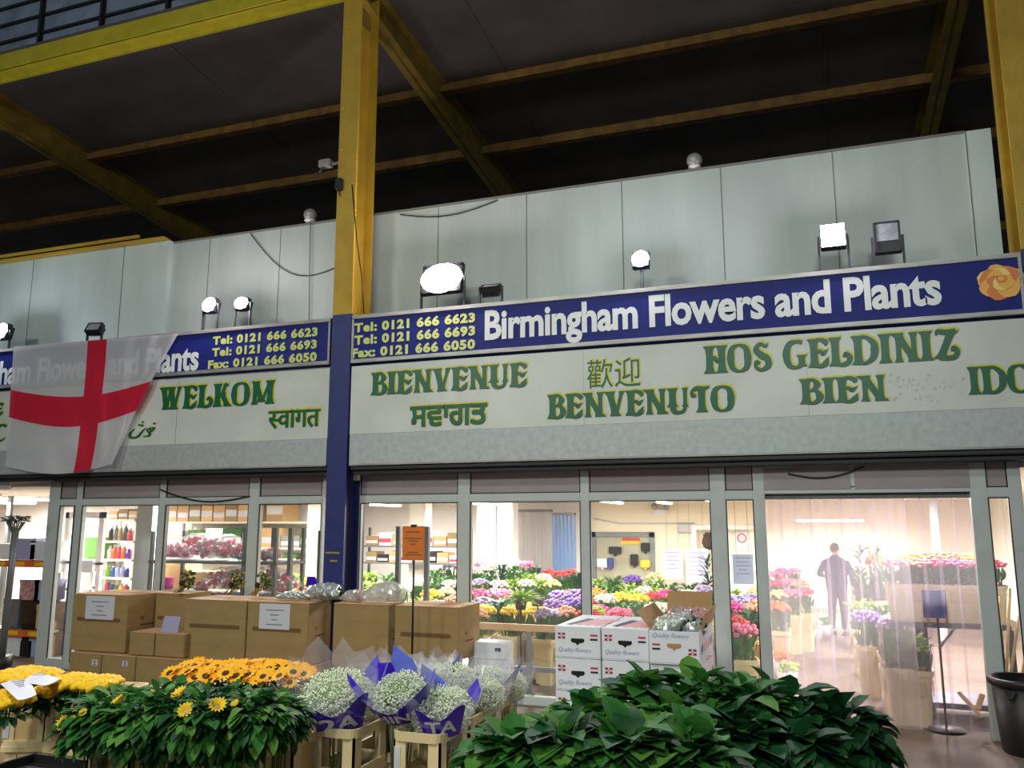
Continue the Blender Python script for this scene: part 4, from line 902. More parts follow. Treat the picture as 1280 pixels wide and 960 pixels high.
def gyp(cx, cy, cz, R, label, sleeve=None, tilt=0, letters=None, yaw=0, spikes=2, clear=True, face=-1.35, n=2600, rise=0):
    c = Vector((cx, cy, cz)); r = thing('blossom_bunch', (cx, cy, cz-.45), label, 'flower bunch', 'white blossom bunches in sleeves')
    Rm = Matrix.Rotation(math.radians(yaw), 3, 'Z') @ Matrix.Rotation(math.radians(tilt), 3, 'X')
    mb = MB()
    for i in range(n):
        d = Vector((rnd(-1, 1), rnd(-1, 1), rnd(-.9, 1))).normalized(); q = rnd(.66, 1.02); mb.octa(c+Rm @ Vector((d.x*R*q*.97, d.y*R*q*.97, d.z*R*.74*q)), rnd(.0045, .009))
    mb.build('blossom', M['gyp'], r, fix=False)
    mb = MB(); mb.ball(c, R*.66, 0, 12, 7, (1, 1, .7), .08)
    for i in range(9): a = rnd(0, 6.28); mb.tube([c+Vector((.05*math.cos(a), .05*math.sin(a), -.4)), c+Vector((R*.5*math.cos(a), R*.5*math.sin(a), -.05))], .005, 5)
    mb.build('stems', M['gyp_stem'], r)
    def cone(a, s): rr = R*(.62+.62*s); return c+Rm @ Vector((rr*math.cos(a), rr*math.sin(a), -R*.95+s*R*1.45))
    if clear:
        mb = MB(); K = 30; vs = []
        for i in range(6):
            for j in range(K): s = i/5*(1.0+(.35*abs(math.sin(j*1.9+yaw))+.1*math.sin(j*.7)) * (i == 5)); p = cone(2*math.pi*j/K, s); vs.append(p+Vector((rnd(-.006, .006), rnd(-.006, .006), 0)))
        mb.add(vs, [(i*K+j, i*K+(j+1) % K, (i+1)*K+(j+1) % K, (i+1)*K+j) for i in range(5) for j in range(K)], 0, False)
        mb.build('clear_wrap', M['clearfilm'], r, fix=False)
    if sleeve:
        mb = MB(); tips = []; a0, a1 = face-sleeve, face+sleeve; N = 16
        top = lambda t: .70+.16*math.cos(t*math.pi*2.2)-.1*abs(t-.5)
        for i in range(N):
            for j in range(4):
                q = []
                for (ii, jj) in ((i, j), (i+1, j), (i+1, j+1), (i, j+1)):
                    t = ii/N; s = .36+(top(t)+.24+rise*abs(2*t-1.1)-.36)*jj/4; p = cone(a0+(a1-a0)*t, s); q.append(p+(p-c).normalized()*.006)
                mb.add(q, [(0, 1, 2, 3)], 0, True)
        for kk in range(spikes):
            a = face+(1.9+1.0*kk)*(-1 if kk % 2 else 1); b0, b1, tp = cone(a-.5, .8), cone(a+.5, .75), cone(a+.15, 1.12+.25*(kk % 2)); mid = cone(a-.3, 1.0)
            tips.append(([b0, b1, tp, mid], kk % 2))
        slv = mb.build('printed_sleeve', M['sleeve_blue'], r, fix=False)
        for q, k2 in tips: mb = MB(); mb.add(q, [(0, 1, 2, 3)]); mb.build('sleeve_tip', M['sleeve_pale' if k2 else 'sleeve_blue'], r, fix=False)
    if letters:
        vs, fs = text_mb(letters, .03, 1.0); xa_ = min(v.x for v in vs); xb_ = max(v.x for v in vs); half = sleeve*.72
        out = []
        for v in vs:
            t = (v.x-xa_)/(xb_-xa_); p = cone(face-half+2*half*t, .5+.26*v.y/.7); out.append(p+(p-c).normalized()*.011)
        mb = MB(); mb.add(out, fs); mb.build('sleeve_lettering', M['paper'], slv, fix=False)
    return r
x, y = cont[(1, 0)]
gyp(x-.10, y-.0, RZ+.10, .245, 'large white blossom bunch beside the sunflower leaves with a small blue sleeve', .62, 18, '2A', 0, 1, face=-.95)
x, y = cont[(2, 0)]
gyp(x-.19, y-.02, RZ+.15, .175, 'white blossom bunch in the round lettered blue sleeve, foremost of all', 1.35, 30, 'CHINE', 0, 3, face=-1.5, n=1500, rise=.42)
gyp(x+.06, y+.0, RZ+.08, .19, 'white blossom bunch with a low blue sleeve at the foremost container edge', .62, 12, 'TA', 0, 2, face=-1.15)
x, y = cont[(2, 1)]
gyp(x-.06, y-.02, RZ+.15, .18, 'tall white blossom bunch rising behind the two foremost sleeves', None, 0, None, 0, 0)
gyp(x+.1, y+.1, RZ+.07, .16, 'white blossom bunch with blue tips, second back along the open edge', .3, 0, None, 40, 1, face=1.2)
x, y = cont[(2, 2)]
gyp(x+.02, y-.05, RZ+.08, .18, 'round white blossom bunch with blue paper behind it', .4, 0, None, 70, 2, face=1.6)
gyp(x+.1, y+.14, RZ+.05, .15, 'pale blossom bunch last along the open edge, leaning out of its container', .35, 0, None, 20, 1, face=1.3)
x, y = cont[(1, 1)]
gyp(x, y, RZ+.10, .19, 'blossom bunch in tall clear wrap behind the small blue sleeve', .3, 0, None, 30, 1, face=1.4)
gyp(x+.26, y+.1, RZ+.13, .17, 'blossom bunch in tall clear wrap with a pointed blue tip, under the orange notice', .45, -10, None, 60, 2, face=1.7)
x, y = cont[(1, 2)]
gyp(x+.05, y, RZ+.07, .17, 'blossom bunch in crumpled clear wrap nearest the brown boxes', .25, 0, None, 10, 0, face=1.4)

# ---------------- yellow pompon bunches and their containers
def mum_bunch(cx, cy, cz, R, label, n=70):
    c = Vector((cx, cy, cz)); r = thing('yellow_flower_bunch', (cx, cy, cz-.4), label, 'flower bunch', 'yellow pompon bunches')
    mb = MB(); ga = 2.39996
    for i in range(n):
        q = math.sqrt((i+.5)/n); a = i*ga; p = c+Vector((R*q*math.cos(a), R*q*math.sin(a), R*.42*math.sqrt(max(0, 1-q*q*.9)))); rr = rnd(.026, .036)
        mb.ball(p, rr, 0, 9, 6, (1, 1, .8), .22)
    mb.build('blooms', M['mum'], r)
    mb = MB()
    for i in range(40): a = rnd(0, 6.28); q = rnd(.5, 1.0)*R; mb.leaf(c+Vector((q*.8*math.cos(a), q*.8*math.sin(a), rnd(-.08, .03))), (math.cos(a), math.sin(a), rnd(-.6, .5)), (0, 0, 1), rnd(.07, .11), .05, 0)
    mb.build('leaves', M['leaf_dark'], r)
    stems(r, c, 9, cz-.13, cz, .05, R*.4)
p = onZ(51, 882, RZ); mc = [(p.x-.17, p.y+.16, 24), (p.x+.165, p.y+.21, 0), (p.x-.55, p.y+.02, 24), (p.x-.02, p.y+.62, 10), (p.x+.33, p.y+.64, 0)]
for (x, y, yw), lab in zip(mc, ('cream container with a long white sticker, under the white papers', 'cream container under the broad yellow blooms beside the sunflowers', 'cream container of yellow blooms cut by the picture edge', 'cream container of yellow blooms behind the papers', 'cream container of yellow blooms behind the broad yellow bunch')):
    o = container(x, y, lab, yaw=yw, style='closed', group='containers of yellow blooms', sticker=(yw == 24))
for px, py, z, R, lab in ((6, 881, 1.02, .15, 'yellow pompon bunch cut by the picture edge, below the papers'), (16, 854, 1.06, .16, 'yellow pompon bunch behind the white papers'), (48, 850, 1.05, .14, 'yellow pompon bunch between the papers and the blue rack post'), (62, 868, 1.02, .10, 'small yellow pompon bunch at the edge of the white paper'),
                          (92, 859, 1.05, .155, 'broad yellow pompon bunch before the brown boxes'), (122, 860, 1.05, .14, 'yellow pompon bunch closest to the sunflower foliage'), (35, 846, 1.04, .12, 'small yellow pompon bunch farthest back beside the shelf')):
    q = onZ(px, py, z); mum_bunch(q.x, q.y, z, R, lab, int(2800*R*R)+12)
def sheet(pts, z, label):
    q = [onZ(a, b, z+k*.004) for k, (a, b) in enumerate(pts)]; N = 6; vs = []
    for i in range(N+1):
        for j in range(N+1):
            u, v = i/N, j/N; p_ = q[0].lerp(q[1], u).lerp(q[3].lerp(q[2], u), v); p_.z += .018*math.sin(u*3.1)*math.cos(v*2)+.02*(1-v); vs.append(p_)
    mb = MB(); mb.add(vs, [(i*(N+1)+j, i*(N+1)+j+1, (i+1)*(N+1)+j+1, (i+1)*(N+1)+j) for i in range(N) for j in range(N)], 0, True)
    for k in range(5):
        a = q[0].lerp(q[3], .25+.12*k)+Vector((0, 0, .045)); b = q[1].lerp(q[2], .25+.12*k)+Vector((0, 0, .045)); mb.add([a.lerp(b, .2), a.lerp(b, .7-.06*k), a.lerp(b, .7-.06*k)+Vector((0, .006, .004)), a.lerp(b, .2)+Vector((0, .006, .004))], [(0, 1, 2, 3)], 1)
    tag(mb.build('paper_sheet', [M['paper'], M['ink']], fix=False), label, 'paper', 'papers lying on the yellow blooms')
sheet([(0, 859), (38, 857), (46, 868), (22, 875)], 1.11, 'white printed paper lying on the yellow blooms at the picture edge')
sheet([(26, 857), (52, 846), (76, 848), (55, 857)], 1.12, 'white paper lying on the yellow blooms by the window post')
# black mesh crate at the front
p = onZ(58, 966, .80); r = thing('black_crate', (p.x, p.y, 0), 'black slatted crate on the floor below the yellow blooms', 'crate')
mb = MB(); W, Dd = .66, .42; 
for z in (.0, .14, .28, .42, .56, .70, .76):
    for (a, b, c_, d_) in ((-W/2, W/2, -Dd/2, -Dd/2+.02), (-W/2, W/2, Dd/2-.02, Dd/2), (-W/2, -W/2+.02, -Dd/2, Dd/2), (W/2-.02, W/2, -Dd/2, Dd/2)): mb.box(p.x+a, p.x+b, p.y+c_, p.y+d_, z, z+.06)
mb.build('frame', M['black'], r)
mb = MB()
for k in range(12): x = p.x-W/2+.02+k*(W-.06)/11; mb.box(x, x+.022, p.y-Dd/2+.02, p.y-Dd/2+.03, 0, .8); mb.box(x, x+.022, p.y-Dd/2+.03, p.y+Dd/2-.02, .0, .012)
mb.box(p.x-W/2+.02, p.x+W/2-.02, p.y-Dd/2+.02, p.y+Dd/2-.02, .76, .775); mb.build('slats', M['black'], r)

# ---------------- sunflowers in bud
def foliage(mb, c, R, n, ln, wd, nm, flat=.8, lo=-.3):
    for i in range(n):
        z = rnd(lo, 1); a = rnd(0, 6.28); q = math.sqrt(max(0, 1-z*z)); d = Vector((q*math.cos(a), q*math.sin(a), z)); rr = R*rnd(.55, 1.02)
        p = c+Vector((d.x*rr, d.y*rr, d.z*rr*flat)); o = Vector((d.x, d.y, d.z*.5-.15+rnd(-.3, .3)))+Vector((rnd(-.5, .5), rnd(-.5, .5), 0)); s = rnd(.75, 1.2)
        mb.leaf(p, o, (0, 0, 1), ln*s, wd*s, random.choice(nm), rnd(.15, .5))
def sunflower(px, py, z, R, label, nbuds, n=330):
    c = onZ(px, py, z); r = thing('sunflower_bunch', (c.x, c.y, z-.45), label, 'sunflowers', 'sunflower bunches in green leaf')
    mb = MB(); foliage(mb, c, R, n, .092, .052, (0, 0, 1, 2), .75, -.75); mb.ball(c-Vector((0, 0, .02)), R*.5, 2, 10, 6, (1, 1, .7), .1); mb.build('leaves', [M['leaf'], M['leaf_pale'], M['leaf_dark']], r, fix=False)
    for i in range(nbuds):
        a = rnd(-2.9, -.2); el = rnd(.15, 1.1); d = Vector((math.cos(a)*math.cos(el), math.sin(a)*math.cos(el), math.sin(el))); p = c+Vector((d.x*R*1.04, d.y*R*1.04, d.z*R*.82))
        fm = MB(); fm.daisy(p, Vector((d.x*.8, d.y*.9-.3, d.z+.3)), rnd(.025, .05), 14, 0, 1, .8); fm.build('flower_head', [M['petal_ye'], M['straw']], r, fix=False)
    stems(r, c, 10, z-.45, z, .07, R*.5)
    return c
SF = [(128, 904, 1.06, .18, 'sunflower bunch in bud next to the yellow pompons', 3), (190, 903, 1.10, .20, 'leafy sunflower bunch in bud, second from the yellow pompons', 1), (252, 903, 1.10, .20, 'sunflower bunch with the most open yellow heads', 6), (318, 900, 1.10, .18, 'sunflower bunch in bud beside the white blossom', 1),
      (150, 888, 1.06, .15, 'sunflower bunch in bud behind, below the brown boxes', 2), (290, 886, 1.06, .15, 'sunflower foliage just in front of the orange blooms', 1), (222, 886, 1.06, .16, 'sunflower foliage between the brown boxes and the open heads', 1), (345, 902, 1.04, .14, 'small sunflower foliage hanging over the container by the white blossom', 1), (228, 918, 1.02, .18, 'low sunflower bunch drooping over the front containers', 2), (286, 916, 1.02, .17, 'low sunflower bunch with buds over the ribbed containers', 2)]
for a in SF: sunflower(*a)
for px, py, lab in ((135, 936, 'cream container below the sunflower bunch beside the yellow pompons'), (228, 946, 'cream container below the drooping sunflower bunch'), (292, 936, 'cream container below the open sunflower heads'), (338, 922, 'cream container below the sunflower foliage by the white blossom')):
    q = onZ(px, py, .93); container(q.x, q.y+.2, lab, H=.93, style='closed', group='containers of sunflowers')
for px, py, lab in ((190, 905, 'cream container hidden among the sunflowers'), (268, 900, 'cream container hidden behind the open sunflower heads')):
    q = onZ(px, py, .9); container(q.x, q.y+.35, lab, H=.9, style='closed', group='containers of sunflowers')
# ---------------- orange daisies behind
def daisies(px, py, z, R, label, n):
    c = onZ(px, py, z); r = thing('orange_flower_bunch', (c.x, c.y, z-.5), label, 'flower bunch', 'orange bloom bunches with dark eyes')
    mb = MB()
    for i in range(n):
        q = math.sqrt((i+.5)/n); a = i*2.39996; p = c+Vector((R*q*math.cos(a), R*q*math.sin(a), .05*math.sqrt(max(0, 1-q*q))+rnd(-.01, .03))); mb.daisy(p, (rnd(-.4, .4)+.3*math.cos(a)*q, -.5+rnd(-.4, .2), 1), rnd(.052, .07), 13, 0, 1, .1)
    mb.build('blooms', [M['petal_or'], M['disc']], r, fix=False)
    mb = MB()
    for i in range(45): a = rnd(0, 6.28); q = rnd(.2, .95)*R; mb.leaf(c+Vector((q*math.cos(a), q*math.sin(a), rnd(-.12, -.02))), (math.cos(a), math.sin(a), rnd(-.5, .4)), (0, 0, 1), .11, .06, 0)
    mb.build('leaves', M['leaf_dark'], r); stems(r, c, 10, z-.5, z, .06, R*.6)
    return c
for px, py, lab in ((248, 846, 'orange bloom bunch nearest the small brown boxes'), (285, 846, 'orange bloom bunch in the middle of the orange row'), (322, 845, 'orange bloom bunch under the box with a white sheet'), (350, 848, 'orange bloom bunch next to the white blossom')):
    c = daisies(px, py, 1.13, .19, lab, 40)
for px, lab in ((262, 'cream container of orange blooms hidden behind the sunflowers'), (335, 'cream container of orange blooms hidden beside the white blossom')):
    c = onZ(px, 848, 1.0); container(c.x, c.y, lab, H=.96, group='containers of orange blooms')

# ---------------- large dark leaved plants
def bigleaf(px, py, z, R, label, n=230, dark=False):
    c = onZ(px, py, z); r = thing('leafy_bunch', (c.x, c.y, z-.45), label, 'foliage bunch', 'dark green leafy bunches')
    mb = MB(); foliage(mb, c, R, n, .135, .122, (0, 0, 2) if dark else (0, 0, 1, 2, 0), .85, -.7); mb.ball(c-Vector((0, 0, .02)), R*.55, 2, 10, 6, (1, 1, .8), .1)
    mb.build('leaves', [M['leaf_dark'] if dark else M['leaf'], M['leaf_pale'], M['leaf_dark']], r, fix=False)
    stems(r, c, 8, z-.45, z, .07, R*.5); return c
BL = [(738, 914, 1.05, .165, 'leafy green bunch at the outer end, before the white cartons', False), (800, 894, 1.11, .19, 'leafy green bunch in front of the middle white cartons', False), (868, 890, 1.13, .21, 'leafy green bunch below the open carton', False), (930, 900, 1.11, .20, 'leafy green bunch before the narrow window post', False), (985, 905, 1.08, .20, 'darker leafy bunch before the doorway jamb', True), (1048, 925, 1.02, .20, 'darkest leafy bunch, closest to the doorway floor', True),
      (845, 925, 1.06, .22, 'leafy green bunch in the thick of the mass', False), (925, 945, 1.0, .22, 'low leafy bunch between the pale tips and the dark ones', True), (640, 958, 1.05, .16, 'low leafy bunch peeping in at the lower edge by the white blossom', False), (705, 952, 1.08, .17, 'low leafy bunch in front of the outer one', False), (780, 958, 1.08, .18, 'low leafy bunch along the lower edge, under the middle one', False), (860, 968, 1.06, .18, 'low leafy bunch along the lower edge, below the thick of the mass', False), (1000, 965, .95, .2, 'dark leafy bunch along the lower edge', True)]
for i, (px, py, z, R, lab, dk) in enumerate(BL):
    c = bigleaf(px, py, z, R, lab, dark=dk)
for px, py, lab in ((770, 905, 'cream container hidden under the outer leafy bunches'), (880, 905, 'cream container hidden under the middle leafy bunches'), (1010, 935, 'cream container hidden under the dark leafy bunches')):
    q = onZ(px, py, .9); container(q.x, q.y+.1, lab, W=.44, H=.88, group='containers of leafy bunches')
for px, py, lab in ((720, 985, 'cream container below the low leafy bunches'), (860, 990, 'cream container below the lower edge of the leafy mass')):
    q = onZ(px, py, .88); container(q.x, q.y+.1, lab, W=.44, H=.86, group='containers of leafy bunches')

# ================================================================ INSIDE THE SHOP
PROTO = {}
def blooms_mesh(color, kind):
    mb = MB(); R = .165
    if kind == 'tall':
        for i in range(46): z = rnd(-.1, .35); a = rnd(0, 6.28); q = rnd(.3, 1)*.17*(1-.3*abs(z)); mb.leaf((q*.4*math.cos(a), q*.4*math.sin(a), z), (math.cos(a), math.sin(a), rnd(.2, 1.4)), (0, 0, 1), rnd(.12, .2), .05)
    elif kind == 'spray':
        for i in range(70): a = rnd(0, 6.28); q = rnd(0, 1)**.5*.2; mb.leaf((q*.6*math.cos(a), q*.6*math.sin(a), rnd(-.06, .06)), (math.cos(a), math.sin(a), rnd(-.2, 1.2)), (0, 0, 1), rnd(.08, .16), .05)
    else:
        n = 46
        for i in range(n):
            q = math.sqrt((i+.5)/n); a = i*2.39996; mb.ball((R*q*math.cos(a)+rnd(-.015, .015), R*q*math.sin(a)+rnd(-.015, .015), .1*math.sqrt(max(0, 1-q*q))+rnd(-.025, .025)), rnd(.024, .04), 0, 7, 4, (1, 1, .8), .2)
    return mb
def proto(color, kind):
    if (color, kind) in PROTO: return PROTO[(color, kind)]
    r = thing('flower_bucket', (0, 0, 0), 'x', 'flower bucket', 'buckets of flowers inside the shop'); hb = .62
    mb = MB(); ring(mb, .32, .32, .05, [(.0, .05), (hb-.06, .01), (hb-.06, -.006), (hb, -.006), (hb, .012), (.05, .06)]); mb.poly([(x, y, .05) for x, y in rrect(.2, .2, .03)])
    mb.build('bucket', M['procona'], r)
    mb = MB()
    for s in (-1, 1): mb.box(-.08, .08, s*.152-.004, s*.152+.004, .34, .5); mb.box(s*.152-.004, s*.152+.004, -.08, .08, .34, .5)
    mb.build('handle_slot', M['procona_in'], r)
    b = blooms_mesh(color, kind); b.v = [v+Vector((0, 0, .9)) for v in b.v]; b.build('blooms', BLOOM[color], r, fix=False)
    mb = MB()
    for i in range(34): a = rnd(0, 6.28); q = rnd(.02, .13); mb.leaf((q*math.cos(a), q*math.sin(a), rnd(.58, .78)), (math.cos(a)*.6, math.sin(a)*.6, 1), (math.cos(a), math.sin(a), 0.01), rnd(.12, .2), .06, 0)
    for i in range(6): a = rnd(0, 6.28); mb.tube([(.06*math.cos(a), .06*math.sin(a), .08), (.12*math.cos(a), .12*math.sin(a), .9)], .008, 5)
    mb.build('leaves', M['leaf'] if color != 'dark' else M['leaf_dark'], r, fix=False)
    PROTO[(color, kind)] = r; return r
USED = set(); ITEMS = []
def fb(win, px, py, color, z=.98, kind='dome', s=1.0):
    p = onZ(px, py, z); ITEMS.append(dict(win=win, px=px, p=p, c=color, k=kind, z=z, s=s))
A = 'the orange notice'; Bq = 'the back curtain pane'; C_ = 'the lilac notices'; Dn = 'the narrow window'; E_ = 'the doorway strips'; F_ = 'the blue column window'; G_ = 'the far pane'
for a in ((A, 462, 716, 'lime', 1.1, 'spray'), (A, 486, 718, 'green', 1.08, 'spray'), (A, 500, 733, 'white', 1.0), (A, 545, 712, 'green', 1.15, 'spray'), (A, 562, 706, 'lilac', 1.15), (A, 540, 728, 'green', 1.0, 'spray'), (A, 522, 726, 'white', 1.0), (A, 564, 728, 'white'), (A, 538, 740, 'yellow'), (A, 557, 738, 'cream'), (A, 570, 746, 'peach'), (A, 545, 754, 'white'), (A, 560, 762, 'peach', .95), (A, 540, 765, 'pink', .95),
 (Bq, 594, 712, 'white', 1.05), (Bq, 602, 704, 'pink', 1.15), (Bq, 613, 716, 'green', 1.0, 'spray'), (Bq, 630, 706, 'dark', 1.15, 'spray'), (Bq, 644, 702, 'white', 1.15), (Bq, 658, 704, 'pink', 1.15), (Bq, 652, 714, 'green', 1.0, 'spray'), (Bq, 672, 710, 'dark', 1.1, 'spray'), (Bq, 686, 714, 'red', 1.05), (Bq, 700, 716, 'red', 1.05), (Bq, 714, 714, 'red', 1.06), (Bq, 724, 716, 'dark', 1.05, 'spray'),
 (Bq, 600, 726, 'lilac'), (Bq, 624, 728, 'white'), (Bq, 641, 725, 'lime', .98, 'spray'), (Bq, 658, 727, 'white'), (Bq, 674, 726, 'lime', .98, 'spray'), (Bq, 690, 728, 'cream'), (Bq, 598, 740, 'rose'), (Bq, 616, 739, 'pink'), (Bq, 632, 742, 'rose'), (Bq, 604, 750, 'lilac'), (Bq, 624, 752, 'dark', .98, 'spray'), (Bq, 700, 742, 'purple'), (Bq, 714, 741, 'purple'), (Bq, 692, 754, 'purple'), (Bq, 706, 753, 'purple'), (Bq, 722, 751, 'red'),
 (Bq, 606, 760, 'yellow', .93), (Bq, 622, 758, 'yellow', .93), (Bq, 638, 761, 'yellow', .93), (Bq, 664, 760, 'yellow', .93), (Bq, 688, 762, 'peach', .93), (Bq, 703, 763, 'lilac', .93), (Bq, 716, 762, 'lime', .93), (Bq, 594, 765, 'peach', .93), (Bq, 725, 764, 'red', .93),
 (C_, 745, 724, 'lime', 1.08, 'spray'), (C_, 766, 722, 'green', 1.1, 'spray'), (C_, 779, 722, 'purple', 1.1), (C_, 796, 724, 'lime', 1.05, 'spray'), (C_, 810, 725, 'lime', 1.05, 'spray'), (C_, 818, 719, 'cream', 1.1), (C_, 836, 730, 'green', 1.02, 'spray'), (C_, 852, 730, 'green', 1.02, 'spray'), (C_, 880, 735, 'lilac', 1.02), (C_, 886, 722, 'dark', 1.15, 'tall'),
 (C_, 746, 739, 'orange'), (C_, 792, 739, 'lime', .98, 'spray'), (C_, 806, 736, 'white'), (C_, 776, 744, 'yellow'), (C_, 792, 746, 'yellow'), (C_, 803, 745, 'red'), (C_, 818, 744, 'orange'), (C_, 834, 743, 'magenta'), (C_, 843, 741, 'white'), (C_, 742, 760, 'magenta', .9), (C_, 764, 764, 'pink', .9), (C_, 785, 754, 'green', .95, 'spray'), (C_, 805, 752, 'green', .95, 'spray'), (C_, 822, 757, 'white', .95), (C_, 836, 754, 'lime', .95, 'spray'), (C_, 750, 768, 'rose', .9),
 (Dn, 916, 738, 'lime', 1.0, 'spray'), (Dn, 934, 739, 'cream', 1.0), (Dn, 921, 748, 'lilac'), (Dn, 938, 746, 'lilac'), (Dn, 915, 757, 'magenta'), (Dn, 932, 756, 'peach'), (Dn, 936, 766, 'dark', .98, 'spray'), (Dn, 916, 774, 'red'), (Dn, 921, 783, 'pink', .92),
 (E_, 966, 717, 'pink', 1.05), (E_, 978, 713, 'magenta', 1.08), (E_, 992, 712, 'rose', 1.05), (E_, 970, 728, 'rose'), (E_, 985, 726, 'pink'), (E_, 1000, 728, 'peach'), (E_, 965, 741, 'cream'), (E_, 985, 740, 'pink'), (E_, 1004, 738, 'rose'), (E_, 972, 756, 'orange', .95), (E_, 1072, 711, 'green', 1.15, 'spray'), (E_, 1077, 718, 'dark', 1.3, 'tall'), (E_, 1098, 714, 'dark', 1.3, 'tall'), (E_, 1095, 698, 'orange', 1.5), (E_, 1075, 752, 'lime', 1.0, 'spray'), (E_, 1090, 754, 'green', 1.0, 'spray'), (E_, 1083, 768, 'purple', .98), (E_, 1102, 770, 'white', .98), (E_, 1115, 776, 'lilac', .98), (E_, 1118, 792, 'green', .92, 'spray'), (E_, 1142, 800, 'lime', .9, 'spray'),
 (A, 468, 728, 'lime', 1.02, 'spray'), (A, 478, 742, 'green', .98, 'spray'), (A, 556, 722, 'green', 1.05, 'spray'), (A, 532, 748, 'lime', .98, 'spray'), (Bq, 640, 712, 'green', 1.08, 'spray'), (Bq, 612, 708, 'white', 1.12), (Bq, 664, 718, 'lime', 1.04, 'spray'), (Bq, 680, 720, 'white', 1.04), (C_, 760, 732, 'green', 1.02, 'spray'), (C_, 824, 736, 'lime', 1.0, 'spray'), (C_, 758, 746, 'white', .98), (C_, 784, 733, 'lime', 1.02, 'spray'), (C_, 866, 740, 'green', 1.0, 'spray'),
 (F_, 353, 722, 'green', 1.05, 'spray'), (F_, 375, 718, 'lime', 1.1, 'spray'), (F_, 386, 725, 'yellow', 1.05), (F_, 366, 733, 'lime', 1.0, 'spray'), (F_, 380, 738, 'orange', 1.0)):
    fb(*a)
fills = {}
for it in ITEMS:        # a place of its own for each bucket
    d = (it['p']-CAM).length; it['row'] = 'front' if it['p'].y < 2.6 else 'middle' if it['p'].y < 6.0 else 'back'
names = {'dark': 'dark green', 'green': 'green', 'lime': 'lime green'}
from collections import Counter
PL = []
for it in ITEMS:
    p = it['p'].copy()
    for _ in range(60):     # push apart so buckets do not share space
        hit = [q for q in PL if (q-p).length < .36]
        if not hit: break
        dd = (p-hit[0]); dd.z = 0; dd = dd.normalized() if dd.length > .01 else Vector((1, 0, 0)); p = hit[0]+dd*.365 + Vector((rnd(-.03, .03), rnd(0, .06), 0)); p.z = it['z']
    p.y = max(p.y, .45); PL.append(p); it['p'] = p
groups = {}
for it in ITEMS: groups.setdefault((it['win'], it['row']), []).append(it)
for key, L_ in groups.items():
    L_.sort(key=lambda i: i['px'])
    for i, it in enumerate(L_):
        nm = lambda q: names.get(q['c'], q['c']); kd = {'dome': 'flowers', 'spray': 'leafy sprays', 'tall': 'tall foliage'}[it['k']]
        a = nm(L_[i-1]) if i else None; b = nm(L_[i+1]) if i+1 < len(L_) else None
        pos = 'between %s and %s' % (a, b) if a and b else 'ending beside %s' % (a or b) if (a or b) else 'standing alone'
        it['label'] = '%s %s, %s row behind %s, %s' % (nm(it), kd, it['row'], key[0], pos)
cnt = Counter(i['label'] for i in ITEMS)
done = Counter()
for it in ITEMS:
    lab = it['label']
    if cnt[lab] > 1:
        done[lab] += 1; lab = lab.replace(' row', ' row (%s)' % ('one', 'two', 'three', 'four')[done[lab]-1]) if False else ('nearer ' if done[lab] == 1 else 'farther ' if done[lab] == 2 else 'smaller ')+lab
    if len(lab.split()) > 16: lab = lab.replace(' leafy sprays', ' sprays').replace(' row', '')
    first = (it['c'], it['k']) not in PROTO; pr = proto(it['c'], it['k']); o = pr if first else copy_tree(pr)
    k = it['z']/.98; o.location = (it['p'].x, it['p'].y, 0); o.scale = (it['s'], it['s'], k); o.rotation_euler = (0, 0, rnd(-.2, .2)); o['label'] = lab

# trolley with the tall pink buckets behind the strips
tz = 1.02; YT = .75
def Pt(px, py=772): return onY(px, py, YT)
a, b = Pt(1112).x, Pt(1262).x
r = thing('flower_trolley', ((a+b)/2, YT, 0), 'dark steel flower trolley carrying the pink buckets just inside the doorway', 'trolley')
mb = MB(); mb.box(a, b, YT-.05, YT+.62, tz-.05, tz); mb.build('deck', M['trolley'], r)
for x in (Pt(1150).x, b-.04):
    for y in (YT-.04, YT+.56): mb = MB(); mb.box(x, x+.06, y, y+.05, .1, tz-.05); mb.build('leg', M['trolley'], r)
mb = MB(); mb.box(Pt(1150).x, b, YT-.05, YT+.62, .13, .19); mb.build('lower_deck', M['trolley'], r)
for x in (Pt(1155).x, b-.1):
    for y in (YT, YT+.5): mb = MB(); mb.lathe([(0, -.02), (.06, -.02), (.065, 0), (.06, .02), (0, .02)], (0, 0, 0), 14); mb.v = [Vector((x+.03+v.z, y+.03+v.x, .065+v.y)) for v in mb.v]; mb.build('wheel', M['black'], r)
mb = MB(); mb.beam((Pt(1170).x, YT-.02, .75), (Pt(1195).x, YT-.02, 1.0), .05, .02); mb.build('brace', M['steel'], r)
PK = [(1127, 'pink'), (1150, 'peach'), (1172, 'rose'), (1196, 'magenta'), (1220, 'pink'), (1247, 'rose')]
for i, (px, cl) in enumerate(PK):
    o = copy_tree(proto(cl, 'dome')); o.location = (Pt(px).x, YT+.14, tz); o.scale = (.92, .92, .66); o['label'] = '%s blooms in a cream bucket on the trolley, %s' % (cl, ('end nearest the dark foliage', 'second along from the dark foliage', 'just above the blue panel', 'between the blue panel and the jamb', 'half hidden by the jamb', 'seen through the far pane')[i]); o['group'] = 'pink buckets on the trolley'
for i, (px, cl) in enumerate([(1140, 'yellow'), (1165, 'orange'), (1190, 'orange'), (1215, 'yellow')]):
    o = copy_tree(proto(cl, 'dome')); o.location = (Pt(px).x+.1, YT+.46, tz); o.scale = (.9, .9, .72); o['label'] = '%s blooms behind the pink ones on the trolley, %s' % (cl, ('toward the person', 'over the blue panel', 'by the slim grey pillar', 'against the side wall')[i]); o['group'] = 'orange buckets on the trolley'
c = onY(1168, 755, .24); k = 1/ppm(c); r = thing('panel_stand', (c.x, .24, 0), 'blank blue panel on a thin stand just behind the plastic strips', 'sign stand')
